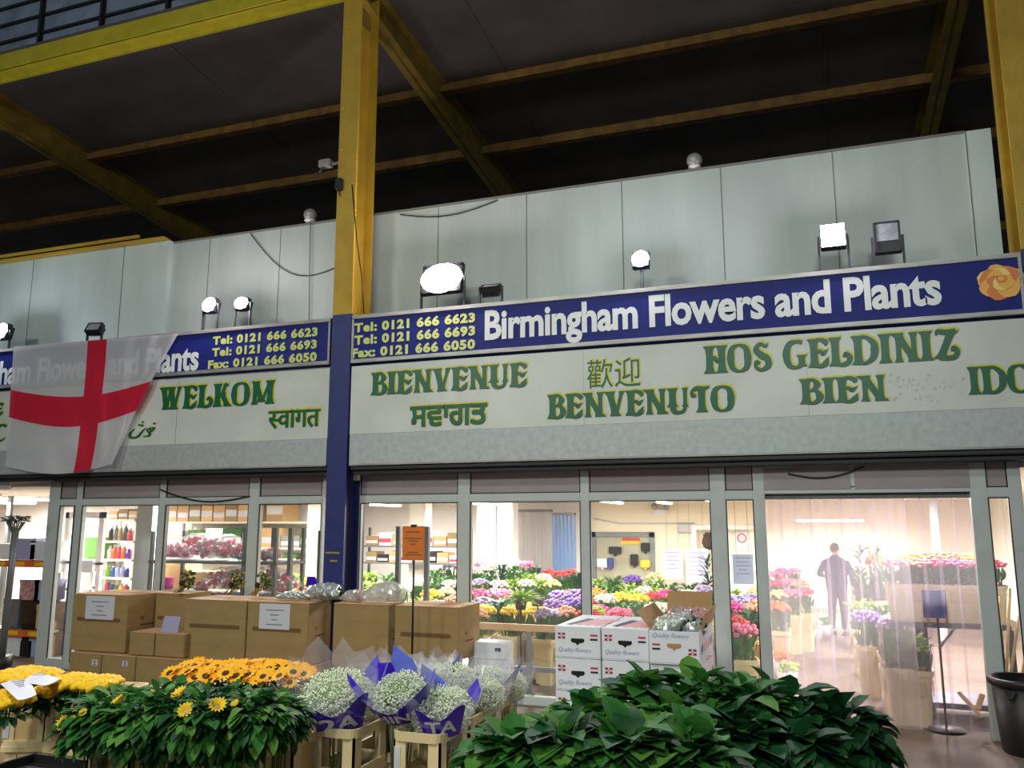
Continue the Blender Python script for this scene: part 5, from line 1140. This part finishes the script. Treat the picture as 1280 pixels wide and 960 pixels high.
mb = MB(); mb.box(c.x-13.5*k, c.x+13.5*k, .23, .245, c.z-17*k, c.z+17*k); mb.build('panel', M['blue_panel'], r, bevel=.003)
mb = MB(); mb.tube([(c.x+.02, .255, .02), (c.x+.02, .255, c.z)], .012, 8); mb.build('pole', M['blacksteel'], r)
mb = MB(); mb.lathe([(0, .03), (.17, .025), (.18, 0), (0, 0)], (c.x+.02, .255, 0), 20); mb.build('base', M['black'], r)
for i, (px, py, py2, px2, lab) in enumerate(((1198, 865, 905, 1228, 'thick pale wooden stick leaning on the floor by the jamb'), (1228, 868, 895, 1222, 'short pale stick crossing the thick one'))):
    a = onY(px, py, .3); b = onY(px2, py2-8, .22); b.z = max(.03, b.z); mb = MB(); mb.beam(a, b, .05, .03); tag(mb.build('wooden_stick', M['wood'], bevel=.004), lab, 'stick', 'loose wooden sticks by the doorway')
for i, (p0, p1, lab) in enumerate((((1240, 832), (1250, 745), 'upright bamboo cane behind the black bin'), ((1244, 835), (1278, 745), 'leaning bamboo cane behind the black bin'), ((1258, 836), (1290, 770), 'second leaning bamboo cane behind the black bin'), ((1248, 836), (1262, 735), 'tall bamboo cane against the side pane'))):
    a = onY(*p0, .22); a.z = .02; b = onY(*p1, .35); mb = MB(); mb.tube([a, a.lerp(b, .5), b], .016, 7); tag(mb.build('bamboo_cane', M['wood']), lab, 'cane', 'bamboo canes by the end pane')
# tan cartons low by the narrow window and little floor pots
def plainbox(px, py, Y, W, D, H, label, m='card_in', z=0, name='cardboard_box', cat='box', group='small boxes inside the shop', label_m=None):
    c = onY(px, py, Y); r = thing(name, (c.x, Y, z), label, cat, group)
    mb = MB(); mb.box(c.x-W/2, c.x+W/2, Y, Y+D, z, z+H); mb.build('body', M[m], r, bevel=.006)
    mb = MB(); mb.box(c.x-W/2-.004, c.x+W/2+.004, Y-.004, Y+D+.004, z+H*.82, z+H+.004); mb.build('lid', M[m], r)
    if label_m: mb = MB(); mb.box(c.x-W*.3, c.x+W*.3, Y-.003, Y, z+H*.2, z+H*.6); mb.build('label', M[label_m], r)
    return r
plainbox(918, 815, .9, .34, .3, .50, 'tan box on the floor behind the narrow window', 'wood'); plainbox(936, 800, 1.35, .32, .3, .62, 'taller tan box beside the one behind the narrow window', 'wood')
plainbox(938, 830, .45, .24, .2, .3, 'small white and red box by the doorway jamb', 'carton', label_m='carton_red')
for px, py, cl, lab in ((1052, 905-78, 'white', 'low pot'),):
    pass
for px, py, lab, cl in ((985, 852, 'small pale pot of lime leaves just inside the strips', 'lime'), (978, 838, 'small pot of orange blooms just inside the strips', 'orange'), (1020, 790, 'small pot of pale flowers beside the person', 'white'), (1032, 786, 'small pot of green sprays at the person\'s feet', 'green')):
    p = onZ(px, py+10, 0); r = thing('flower_pot', (p.x, p.y, 0), lab, 'flower pot', 'small pots on the shop floor')
    mb = MB(); mb.lathe([(0, 0), (.09, 0), (.13, .22), (.115, .22), (.08, .03)], p, 16); mb.build('pot', M['carton'], r)
    mb = MB()
    for i in range(40): a = rnd(0, 6.28); q = rnd(0, .14); mb.octa(p+Vector((q*math.cos(a), q*math.sin(a), .24+rnd(0, .1))), rnd(.02, .04))
    mb.build('blooms', BLOOM[cl], r)
# counter edge of the front display
q0 = onY(592, 776, .36); q1 = onY(726, 776, .36)
r = thing('display_bench', ((q0.x+q1.x)/2, .4, 0), 'low pale bench under the front row behind the white cartons', 'bench')
mb = MB(); mb.box(q0.x-.3, q1.x+1.6, .36, .42, .78, .86); mb.build('front_rail', M['card_pink'], r)
mb = MB(); mb.box(q0.x-.3, q1.x+1.6, .37, .41, .30, .36); mb.build('lower_rail', M['steel'], r)
for x in (q0.x-.28, (q0.x+q1.x)/2, q1.x+1.5): mb = MB(); mb.box(x, x+.06, .36, .42, 0, .78); mb.build('leg', M['steel'], r)

# notices and office window on the cream wall
YB = 13.08
def notice(px0, px1, py0, py1, Y, label, m='lilac_sheet', lines=5, name='notice_sheet'):
    a = onY(px0, py1, Y); b = onY(px1, py0, Y); r = thing(name, ((a.x+b.x)/2, Y, a.z), label, 'notice', 'notices inside the shop')
    mb = MB(); mb.box(a.x, b.x, Y-.02, Y, a.z, b.z); sh_ = mb.build('sheet', M[m], r)
    if Y < 13:
        for q in (.2, .8): x = a.x+(b.x-a.x)*q; mb = MB(); mb.tube([(x, Y-.01, b.z-.01), (x, Y-.01, 2.66)], .004, 5); mb.build('string', M['seam'], r)
    mb = MB()
    for k in range(lines): w_ = (b.x-a.x)*(.38, .3, .36, .2, .32)[k % 5]; z = b.z-(b.z-a.z)*(.12+.13*k); cx = (a.x+b.x)/2; mb.box(cx-w_, cx+w_, Y-.024, Y-.02, z-.008, z+.006)
    mb.build('notice_text', M['ink'], sh_); return r
notice(830, 853, 686, 724, 12.4, 'lilac notice sheet hanging nearest the office window')
notice(858, 885, 686, 728, 12.4, 'lilac notice sheet with more lines, beside the white pipe', lines=6)
notice(917, 941, 693, 730, 6.0, 'pale blue notice hanging behind the narrow window', 'blue_sheet')
a = onY(919, 687, YB); b = onY(936, 663, YB); r = thing('round_sign', ((a.x+b.x)/2, YB, a.z), 'square sign with a red ring high on the cream wall', 'sign')
mb = MB(); mb.box(a.x, b.x, YB-.02, YB, a.z, b.z); mb.build('board', M['paper'], r)
mb = MB(); cx, cz, R0 = (a.x+b.x)/2, a.z+(b.z-a.z)*.6, (b.x-a.x)*.33; n = 20
for i in range(n):
    t0, t1 = 2*math.pi*i/n, 2*math.pi*(i+1)/n; mb.add([(cx+R0*math.cos(t0), YB-.023, cz+R0*math.sin(t0)), (cx+R0*math.cos(t1), YB-.023, cz+R0*math.sin(t1)), (cx+R0*.75*math.cos(t1), YB-.023, cz+R0*.75*math.sin(t1)), (cx+R0*.75*math.cos(t0), YB-.023, cz+R0*.75*math.sin(t0))], [(0, 1, 2, 3)])
mb.beam((cx-R0*.6, YB-.023, cz+R0*.6), (cx+R0*.6, YB-.023, cz-R0*.6), .004, R0*.22, (0, 1, 0)); mb.build('red_ring', M['sign_red'], r, fix=False)
a = onY(740, 735, YB); b = onY(818, 665, YB)
r = thing('window_10', ((a.x+b.x)/2, YB, a.z), 'grey framed office window in the cream back wall', 'window', kind='structure')
mb = MB(); t = .14
for x0, x1, z0, z1 in ((a.x, b.x, b.z-t, b.z), (a.x, a.x+t, a.z, b.z), (b.x-t, b.x, a.z, b.z), (a.x, b.x, a.z, a.z+.08)): mb.box(x0, x1, YB-.06, YB, z0, z1)
mb.build('frame', M['steel'], r)
mb = MB(); mb.box(a.x+t, b.x-t, YB-.01, YB-.004, a.z, b.z-t); mb.build('pane', mat('olive_office_pane', (176, 176, 150), .3, rgb2=(150, 150, 130), scale=2), r)
mb = MB(); p0 = onY(778, 676, YB); p1 = onY(800, 671, YB)
mb.box(p0.x, p1.x, YB-.03, YB-.02, p0.z, p1.z-.03, 0); mb.box(p0.x-.05, p1.x, YB-.028, YB-.02, p0.z-.1, p0.z, 1); mb.build('office_poster', [M['sign_red'], M['yellow_rail']], r)
for px, py, m_, nm, w_, h_ in ((752, 704, 'paper', 'white_monitor', 14, 11), (762, 704, 'blue_panel', 'blue_folder', 8, 13), (806, 705, 'rack_yellow', 'yellow_frame', 12, 9), (768, 688, 'dark_hole', 'dark_monitor', 16, 9), (806, 684, 'dark_hole', 'dark_plant', 11, 11), (792, 700, 'dark_hole', 'dark_chair', 10, 14)):
    c = onY(px, py, YB-.2); k = 1/ppm(c); mb = MB(); hw, hh_ = w_*k/2, h_*k/2
    mb.box(c.x-hw, c.x+hw, YB-.16, YB-.07, c.z-hh_, c.z+hh_); mb.box(c.x-hw*.3, c.x+hw*.3, YB-.14, YB-.06, c.z-hh_-.06, c.z-hh_)
    mb.build(nm, M[m_], r, bevel=.02)
c = onY(826, 638, YB-.05); r = thing('emergency_light', (c.x, YB, c.z), 'twin headed emergency light on the cream wall', 'emergency light')
mb = MB(); mb.box(c.x-.18, c.x+.18, YB-.1, YB, c.z-.12, c.z+.02); mb.build('body', M['carton'], r, bevel=.01)
for s in (-1, 1): mb = MB(); mb.ball((c.x+s*.16, YB-.1, c.z+.1), .085, 0, 10, 6); mb.build('lamp_head', M['alu'], r)
pts = [onY(742, 648, YB-.04), onY(776, 654, YB-.04), onY(868, 654, YB-.04)]; mb = MB(); mb.tube(pts, .022, 8); tag(mb.build('wall_pipe', M['pillar']), 'thin pipe running across the cream wall above the office window', 'pipe')
a = onY(867, 656, 12.6); mb = MB(); mb.tube([(a.x, 12.6, 0), (a.x, 12.6, a.z)], .07, 12); mb.tube([(a.x, 12.6, a.z-.07), (a.x+1.6, 12.6, a.z-.05)], .07, 12); tag(mb.build('white_pipe', M['white_wall']), 'white upright pipe beside the lilac notices', 'pipe')
c = onY(856, 660, YB-.05); mb = MB(); mb.box(c.x-.2, c.x+.2, YB-.14, YB, c.z-.12, c.z+.1); tag(mb.build('wall_box', M['alu'], bevel=.02), 'small grey box under the pipe on the cream wall', 'wall box')
c = onY(885, 676, 12.6); mb = MB(); mb.ball(c, .17, 0, 12, 7, (.8, .8, 1.3), .25); tag(mb.build('hanging_bundle', M['disc']), 'dark bundle hanging beside the white pipe', 'bundle')
# grey and blue strip curtain at the back
def curtain(px0, px1, py0, Y, m, label, n):
    a = onY(px0, py0, Y); b = onY(px1, py0, Y); r = thing('strip_curtain', ((a.x+b.x)/2, Y, 0), label, 'strip curtain', 'strip curtains at the back'); wd = (b.x-a.x)/n
    for k in range(n):
        mb = MB(); x = a.x+k*wd; mb.add([(x-.01, Y+.02*(k % 2), .02), (x+wd*.5, Y-.02+.02*(k % 2), .02), (x+wd+.01, Y+.02*(k % 2), .02), (x+wd+.01, Y+.02*(k % 2), a.z), (x+wd*.5, Y-.02+.02*(k % 2), a.z), (x-.01, Y+.02*(k % 2), a.z)], [(0, 1, 4, 5), (1, 2, 3, 4)], 0, True); mb.build('plastic_strip', M[m], r, fix=False)
    mb = MB(); mb.box(a.x, b.x, Y-.05, Y+.08, a.z, a.z+.07); mb.build('rail', M['steel'], r)
curtain(641, 690, 640, 12.3, 'pvc2', 'grey plastic strip curtain at the back of the shop', 11)
curtain(690, 719, 644, 12.35, 'pvcb', 'blue tinted strip curtain at the back of the shop', 6)

# open boxes and shelving behind the orange notice
def shelving(px0, px1, Y, D, zs, label, m='rack_post', mshelf='steel', zt=2.0, group='steel shelving inside the shop', name='steel_shelving'):
    a = onY(px0, 660, Y).x; b = onY(px1, 660, Y).x; r = thing(name, ((a+b)/2, Y, 0), label, 'shelving', group)
    for x in (a, b-.05):
        for y in (Y, Y+D-.05): mb = MB(); mb.box(x, x+.05, y, y+.05, 0, zt); mb.build('upright', M[m], r)
    for z in zs: mb = MB(); mb.box(a, b, Y-.0, Y+D, z-.04, z); mb.build('shelf', M[mshelf], r)
    return a, b
def Zat(py, px, Y): return onY(px, py, Y).z
KC = 0
def boxes_on(px0, px1, py, Y, n, hs, ms, where, D=.4, cat='box', name='cardboard_box', grp=None):
    """row of small parcels standing on a shelf whose top is at pixel row py"""
    a = onY(px0, py, Y); b = onY(px1, py, Y); w_ = (b.x-a.x)/n
    for i in range(n):
        h_ = hs[i % len(hs)]; m_ = ms[i % len(ms)]; r = thing(name, (a.x+(i+.5)*w_, Y+.05, a.z), '%s %s, %s' % (m_[1], where, ('first', 'second', 'third', 'fourth', 'fifth', 'sixth', 'seventh', 'eighth')[i]+' from the pillar'), cat, grp or where)
        x0, x1 = a.x+i*w_+.012, a.x+(i+1)*w_-.012
        mb = MB(); mb.box(x0, x1, Y+.05, Y+.05+D, a.z+.002, a.z+h_); mb.build('body', M[m_[0]], r, bevel=.008)
        mb = MB(); mb.box(x0+.01, x1-.01, Y+.046, Y+.05, a.z+h_*.25, a.z+h_*.55); mb.build('label', M['paper' if m_[0] != 'carton' else 'carton_red'], r)
sh = 7.5
z1, z2 = Zat(684, 500, sh), Zat(668, 500, sh)
a, b = shelving(446, 578, sh, .6, (.35, Zat(703, 500, sh), Zat(682, 500, sh)), 'steel shelving of boxes deep behind the orange notice', zt=2.0)
boxes_on(455, 575, 682, sh, 7, (.22, .3, .2, .26, .34), (('card', 'tan parcel'), ('carton', 'white parcel'), ('wood', 'pale parcel')), 'on the upper shelf behind the orange notice', .4, grp='parcels on the deep shelving')
boxes_on(455, 575, 703, sh, 8, (.24, .18, .26), (('card', 'tan parcel'), ('dark_hole', 'dark parcel'), ('wood', 'pale parcel'), ('carton', 'white parcel')), 'on the lower shelf behind the orange notice', .4, grp='parcels on the deep shelving')
# bottle shelves
ys = 3.4
bz_ = [Zat(v, 148, ys) for v in (649, 676, 699, 722, 742)]
a, b = shelving(128, 170, ys, .45, bz_+[.15], 'cream shelving unit filled with coloured bottles', 'cream_wall', 'cream_wall', zt=bz_[0], name='bottle_shelving', group='cream shelving by the pillar')
BC = [[('disc', 'dark'), ('steel', 'grey'), ('card_in', 'brown'), ('rack_post', 'dark grey'), ('carton_red', 'red'), ('sign_red', 'deep red')], [('carton', 'white'), ('rack_orange', 'orange'), ('sign_red', 'red'), ('rack_orange', 'bright orange'), ('sleeve_blue', 'violet'), ('carton_red', 'pink red')],
      [('yellowgreen', 'lime'), ('rack_blue', 'blue'), ('blue_sheet', 'pale blue'), ('lilac_sheet', 'lilac'), ('signblue', 'navy'), ('paper', 'white')], [('carton_red', 'red'), ('blue_panel', 'blue'), ('leaf_pale', 'green'), ('rose', 'yellow'), ('sign_red', 'crimson'), ('leaf', 'dark green')]]
for s in range(4):
    for i in range(6):
        z0 = bz_[s+1]; x = a+.07+(b-a-.14)*(i+.5)/6; m_, cw = BC[s][i]; h_ = (bz_[s]-z0)*rnd(.55, .78); rr = min(.055, (b-a)/15)
        r = thing('bottle', (x, ys+.12, z0), '%s bottle on the %s shelf beside the grey pillar' % (cw, ('top', 'second', 'third', 'lowest')[s]), 'bottle', 'bottles on the cream shelving')
        mb = MB(); mb.lathe([(0, .001), (rr, .001), (rr, h_*.65), (rr*.45, h_*.8), (rr*.4, h_*.86)], (x, ys+.12, z0), 12); bo = mb.build('body', M[m_], r)
        mb = MB(); mb.lathe([(rr*.45, h_*.86), (rr*.5, h_), (0, h_)], (x, ys+.12, z0), 10); mb.build('cap', M['paper'], bo)
boxes_on(132, 170, 649, ys, 3, (.16, .2), (('wood', 'pale parcel'), ('card', 'tan parcel')), 'on top of the bottle shelving', .35, grp='parcels on the bottle shelving')
# white glazed door standing open behind the bottle window
a = onY(104, 745, 2.2); b = onY(131, 640, 2.2); zt_ = b.z
r = thing('glazed_door', (a.x, 2.2, 0), 'white framed glazed door standing behind the narrow end window', 'door leaf')
mb = MB(); x0, x1 = onY(82, 645, 2.2).x, b.x
for u0, u1, w0, w1 in ((x0, x0+.09, 0, zt_), (x1-.12, x1, 0, zt_), (x0, x1, zt_-.11, zt_), (x0, x1, 0, .2), (x0, x1, 1.35, 1.4)): mb.box(u0, u1, 2.2, 2.25, w0, w1)
mb.build('frame', M['white_wall'], r)
mb = MB(); mb.box(x0+.09, x1-.12, 2.22, 2.226, .2, zt_-.11); mb.build('pane', M['glass'], r)
mb = MB(); mb.box(x1-.5, x1-.18, 2.19, 2.2, Zat(716, 118, 2.2), Zat(701, 118, 2.2)); mb.build('notice', M['paper'], r)
mb = MB(); mb.tube([(x1-.06, 2.17, 1.0), (x1-.06, 2.17, 1.2)], .012, 6); mb.build('handle', M['steel'], r)
plainbox(117, 700, 3.6, .55, .4, .42, 'green crate of goods behind the glazed door', 'leaf_pale', z=Zat(698, 117, 3.6), name='green_crate', cat='crate'); plainbox(117, 740, 3.6, .6, .42, Zat(698, 117, 3.6)-.01, 'grey cabinet standing behind the glazed door', 'alu', name='grey_cabinet', cat='cabinet')
# pale shelf unit behind the narrow end window
shelving(78, 100, 1.0, .4, (.2, Zat(772, 90, 1.0), Zat(752, 90, 1.0), Zat(735, 90, 1.0)), 'small white shelving behind the narrow end window', 'white_wall', 'white_wall', zt=Zat(716, 90, 1.0))
for py, m_, cw in ((735, 'carton', 'white'), (752, 'redwrap', 'reddish'), (772, 'lilac_sheet', 'lilac')):
    plainbox(90, py, 1.05, .22, .2, .12, '%s packet on the small white shelving' % cw, m_, z=Zat(py, 90, 1.0)+.002, name='packet', cat='packet')
plainbox(91, 800, .6, .3, .3, .62, 'tan carton on the floor behind the narrow end window', 'wood', label_m='card_print')
# rack of wrapped red bunches just inside the windows
yr = .75
zr = [Zat(702, 280, yr), Zat(743, 280, yr)]
a_ = onY(188, 660, yr).x; b_ = onY(348, 660, yr).x; r = thing('flower_rack', ((a_+b_)/2, yr, 0), 'dark steel rack holding the wrapped red bunches', 'rack')
for px in (189, 304, 343): 
    x = onY(px, 660, yr).x
    for y in (yr, yr+.7): mb = MB(); mb.box(x, x+.05, y, y+.05, 0, Zat(660 if px != 189 else 664, px, yr)); mb.build('upright', M['rack_post'], r)
for z in zr: mb = MB(); mb.box(a_, b_, yr, yr+.75, z-.04, z); mb.build('shelf', M['rack_post'], r)
def red_bunch(px, zs, R, label, dy=.3):
    x = onY(px, 690, yr).x; c = Vector((x, yr+dy, zs+R*.72)); r = thing('red_bunch', (x, yr+dy, zs), label, 'flower bunch', 'clear wrapped red bunches on the rack')
    mb = MB()
    for i in range(60): d = Vector((rnd(-1, 1), rnd(-1, 1), rnd(-1, 1))); d = d.normalized()*rnd(.4, .9); mb.ball(c+Vector((d.x*R*1.25, d.y*R*1.3, d.z*R*.62)), rnd(.025, .05), i % 3 == 0, 6, 4, (1, 1, 1), .2)
    mb.build('blooms', [BLOOM['rose'], M['foil']], r, fix=False)
    mb = MB(); mb.ball(c, R*1.05, 0, 16, 10, (1.3, 1.35, .7), .12); mb.build('clear_wrap', M['clearfilm'], r, fix=False)
for i, (px, s, R) in enumerate(((208, 0, .2), (232, 0, .28), (262, 0, .27), (290, 0, .18), (322, 0, .14), (238, 1, .1), (268, 1, .26), (290, 1, .28), (316, 1, .27), (335, 1, .24))):
    red_bunch(px, zr[s]+.003, R, "%s wrapped red bunch on the rack's %s shelf, %s" % ('small' if R < .19 else 'big', ('upper', 'lower')[s], ('at the pillar end', 'second from the pillar', 'third from the pillar', 'flattened by the upright', 'at the column end', 'by the tan boxes', 'second past the boxes', 'in the middle', 'second from the column', 'closest to the column')[i]))
for px, Y, zt_ in ((359, 1.0, 660), (396, .9, 663)):
    x = onY(px, 700, Y).x; mb = MB(); mb.box(x, x+.06, Y, Y+.06, 0, Zat(zt_, px, Y)); tag(mb.build('rack_upright', M['rack_post']), 'bare steel upright standing %s' % ('beside the red bunch rack' if px == 359 else 'by the blue column behind the window'), 'upright', 'bare steel uprights')
for px, lab in ((494, 'bare steel upright beside the orange notice, near edge'), (530, 'bare steel upright beside the orange notice, far edge')):
    x = onY(px, 700, .6).x; mb = MB(); mb.box(x, x+.06, .6, .66, 0, Zat(658, px, .6)); tag(mb.build('rack_upright', M['rack_post']), lab, 'upright', 'bare steel uprights')
plainbox(218, 720, 1.7, .42, .4, Zat(702, 218, 1.7), 'tall tan box standing under the red bunch rack end', 'wood')
plainbox(245, 730, 1.75, .5, .4, Zat(715, 245, 1.75), 'tan box behind the rack in the middle', 'wood'); 
c = onY(208, 736, 1.3); mb = MB(); mb.lathe([(0, 0), (.09, 0), (.12, .17), (.1, .17)], (c.x, 1.3, zr[1]+.002), 14); tag(mb.build('purple_pot', BLOOM['magenta']), 'purple pot on the lower shelf of the dark rack', 'pot')
# pallet racking with tan boxes and green goods high behind
yp = 5.4
shelving(198, 400, yp, .8, (.2, Zat(700, 300, yp), Zat(684, 300, yp), Zat(652, 300, yp)), 'long steel racking of tan boxes behind the red bunches', 'alu', 'cream_wall', zt=2.6)
boxes_on(204, 326, 652, yp, 8, (.42, .36, .46), (('wood', 'tan box'), ('card_pink', 'pinkish box'), ('card', 'brown box')), 'on the top of the long racking', .6, grp='boxes on the long racking')
boxes_on(330, 352, 652, yp, 1, (.6,), (('card_in', 'tall brown box'),), 'on the racking by the column', .6, grp='boxes on the long racking')
boxes_on(208, 398, 684, yp, 8, (.28, .38, .42, .4, .34, .43), (('alu', 'grey parcel'), ('leaf_pale', 'green parcel'), ('foil', 'foil parcel'), ('leaf', 'dark green parcel'), ('redwrap', 'reddish parcel'), ('wood', 'tan parcel')), 'on the middle of the long racking', .6, grp='boxes on the long racking')
boxes_on(208, 398, 702, yp, 7, (.16, .2), (('disc', 'dark parcel'), ('card', 'brown parcel'), ('leaf_pale', 'green parcel')), 'on the lower shelf of the long racking', .6, grp='boxes on the long racking')

# open stall past the end window: pallet rack, cut foliage tree, goods
yk = .5
xr = onY(62, 700, yk).x; r = thing('pallet_rack', (xr, yk, 0), 'blue and orange pallet rack in the open stall beside the end window', 'pallet rack')
for y in (yk, yk+.42): mb = MB(); mb.box(xr-.05, xr+.05, y, y+.08, 0, Zat(618, 66, yk)); mb.build('upright', M['rack_blue'], r)
for py in (705, 792):
    zz = Zat(py, 30, yk); mb = MB(); mb.box(xr-3, xr-.05, yk+.01, yk+.05, zz-.05, zz+.05, 0)
    for k in range(6): mb.box(xr-.32-k*.42, xr-.12-k*.42, yk+.004, yk+.01, zz-.03, zz+.03, 1)
    mb.build('beam', [M['rack_orange'], M['rack_yellow']], r)
    mb = MB(); mb.box(xr-3, xr-.05, yk+.05, yk+.45, zz+.0, zz+.04); mb.build('deck', M['alu'], r)
x = onY(9, 650, yk+1.6).x; mb = MB(); mb.box(x-.04, x+.05, yk+1.6, yk+1.66, 0, Zat(620, 9, yk+1.6)); tag(mb.build('rack_upright', M['steel']), 'perforated grey upright far inside the open stall', 'upright', 'bare steel uprights')
zz = Zat(705, 30, yk)+.055
for px, m_, nm, w_, h_, lab in ((48, 'carton', 'white_parcel', .4, .3, 'white parcel on the upper orange beam by the blue post'), (30, 'lilac_sheet', 'wrapped_parcel', .45, .34, 'pale parcel on the upper orange beam in the middle'), (8, 'carton', 'white_parcel', .4, .25, 'white parcel on the upper orange beam at the picture edge')):
    plainbox(px, 700, yk+.2, w_, .4, h_, lab, m_, z=zz, name=nm, cat='parcel', group='goods on the pallet rack')
z2 = Zat(792, 30, yk)+.055
for px, m_, nm, w_, h_, lab in ((50, 'wood', 'tan_box', .2, .38, 'tan box on the lower orange beam by the blue post'), (35, 'disc', 'dark_box', .3, .42, 'dark box on the lower orange beam beside the tan one'), (12, 'steel', 'grey_box', .35, .45, 'grey box on the lower orange beam at the picture edge')):
    plainbox(px, 780, yk+.15, w_, .4, h_, lab, m_, z=z2, name=nm, cat='box', group='goods on the pallet rack')
for px, m_, nm, w_, h_, lab in ((36, 'redwrap', 'wrapped_parcel', .42, .45, 'pinkish wrapped parcel stacked over the dark box'), (50, 'lilac_sheet', 'wrapped_parcel', .25, .5, 'lilac wrapped parcel stacked over the tan box')):
    plainbox(px, 740, yk+.16, w_, .38, .32, lab, m_, z=z2+.44, name=nm, cat='parcel', group='goods on the pallet rack')
for px, m_, nm, w_, h_, lab in ((14, 'carton', 'paper_stack', .35, .3, 'white stack of papers on the floor under the pallet rack'), (38, 'blue_sheet', 'blue_box', .14, .3, 'pale blue box on the floor under the pallet rack'), (48, 'card_pink', 'pink_box', .16, .55, 'pinkish tall box on the floor by the blue post'), (30, 'dark_hole', 'dark_box', .25, .5, 'dark box on the floor under the pallet rack')):
    plainbox(px, 830, yk+.12, w_, .4, h_, lab, m_, name=nm, cat='box', group='goods under the pallet rack')
c = onY(20, 650, -.5); base = onY(12, 860, -.5); r = thing('clipped_tree', (c.x, -.5, 0), 'slim artificial tree with a flat dark green crown at the stall opening', 'artificial tree')
k = 1/ppm(c); mb = MB()
mb.tube([(c.x-.02, -.5, .05), (c.x, -.5, 1.3), (c.x+.01, -.5, c.z-.12)], [.05, .045, .05], 10)
for i in range(12): a = i*.52; mb.tube([(c.x, -.5, c.z-.25), (c.x+.12*math.cos(a), -.5+.12*math.sin(a), c.z-.03)], .01, 5)
mb.build('trunk', M['steel'], r)
mb = MB()
for i in range(240): a = rnd(0, 6.28); q = rnd(0, 1)**.5*.17; mb.leaf((c.x+q*math.cos(a), -.5+q*math.sin(a), c.z+rnd(-.03, .05)), (math.cos(a), math.sin(a), rnd(-.2, .8)), (0, 0, 1), rnd(.04, .07), .03)
mb.build('crown', mat('dull_green_crown', (70, 104, 92), .6, var=.2, scale=20), r, fix=False)
mb = MB(); mb.lathe([(0, 0), (.13, 0), (.16, .22), (.14, .22), (0, .2)], (c.x-.02, -.5, 0), 18); mb.build('pot', M['black'], r)
# translucent sheet hanging at the stall top
p0, p1 = onY(-12, 592, -.1), onY(14, 612, -.1); mb = MB(); mb.box(p0.x, p1.x, -.14, -.1, p1.z, 2.72); tag(mb.build('hanging_sheet', M['hazefilm']), 'misty plastic sheet rolled up under the shutter at the open stall', 'plastic sheet')

# ---------------- person behind the strips
def person(px, py):
    f = onZ(px, py, 0); r = thing('person', f, 'person in dark navy jacket and trousers standing among the flowers behind the plastic strips', 'person')
    sk = [((0, 0, .86), .15), ((0, 0, 1.02), .155), ((0, .0, 1.22), .17), ((0, .0, 1.36), .15), ((0, 0, 1.45), .06), ((0, -.01, 1.52), .058),
          ((-.09, 0, .80), .1), ((-.10, -.03, .46), .07), ((-.10, .02, .09), .048), ((.09, 0, .80), .1), ((.10, .05, .46), .07), ((.10, .10, .09), .048),
          ((-.21, 0, 1.34), .068), ((-.31, .02, 1.1), .055), ((-.27, -.1, .9), .045), ((.21, 0, 1.34), .068), ((.33, -.02, 1.14), .055), ((.36, -.2, 1.1), .045)]
    ed = [(0, 1), (1, 2), (2, 3), (3, 4), (4, 5), (0, 6), (6, 7), (7, 8), (0, 9), (9, 10), (10, 11), (3, 12), (12, 13), (13, 14), (3, 15), (15, 16), (16, 17)]
    me = bpy.data.meshes.new('body'); me.from_pydata([p for p, _ in sk], ed, []); o = bpy.data.objects.new('body', me); COL.objects.link(o)
    md = o.modifiers.new('skin', 'SKIN'); md.use_smooth_shade = True
    for i, (_, q) in enumerate(sk): me.skin_vertices[0].data[i].radius = (q*1.42, q*1.05)
    me.skin_vertices[0].data[0].use_root = True
    o.modifiers.new('sub', 'SUBSURF').levels = 2; o.modifiers['sub'].render_levels = 2
    me.materials.append(M['navy_cloth']); o.parent = r
    BASE['tmp'] = Vector((0, 0, 0))
    def part(name, mb, m): ob = mb.build(name, M[m]); ob.parent = r; return ob
    mb = MB(); mb.ball((0, -.02, 1.60), .095, 0, 16, 12, (.86, 1.0, 1.2)); mb.ball((0, -.115, 1.59), .018, 0, 8, 5, (.8, 1, 1.3)); mb.tube([(0, 0, 1.44), (0, -.01, 1.54)], .052, 12)
    for s in (-1, 1): mb.ball((s*.084, -.01, 1.595), .024, 0, 8, 5, (.4, .8, 1.2)); mb.ball((s*.034, -.105, 1.62), .012, 1, 8, 5)
    mb.box(-.028, .028, -.112, -.1, 1.545, 1.553, 1)
    ob = mb.build('head', [M['skin'], M['hair']]); ob.parent = r
    mb = MB(); mb.ball((0, .005, 1.632), .1, 0, 16, 9, (.9, 1.02, .98)); part('hair', mb, 'hair')
    for nm, c, d in (('hand', Vector((-.265, -.125, .87)), Vector((.1, -.25, -1))), ('hand', Vector((.365, -.235, 1.09)), Vector((0, -1, -.15)))):
        d.normalize(); mb = MB(); s = d.orthogonal().normalized(); mb.ball(c+d*.035, .042, 0, 10, 7, (.8, .8, 1))
        for k in range(4):
            q = c+d*.06+s*(-.027+.018*k); L1 = (.034, .04, .037, .028)[k]; nrm = d.cross(s); mb.tube([q, q+d*L1, q+d*L1*1.7-nrm*.012, q+d*L1*2.0-nrm*.03], [.009, .009, .008, .007], 6)
        q = c+d*.02+s*.035; mb.tube([q, q+s*.025+d*.02, q+s*.03+d*.05], [.01, .0095, .008], 6); part(nm, mb, 'skin')
    for s, y in ((-1, .02), (1, .10)): mb = MB(); mb.ball((s*.10, y-.05, .045), .055, 0, 12, 8, (.85, 2.1, .8)); mb.box(s*.10-.04, s*.10+.04, y-.15, y+.05, .0, .03); part('shoe', mb, 'black')
    r.rotation_euler = (0, 0, math.radians(160)); return r
pr_ = person(1050, 794)
bpy.context.view_layer.update()
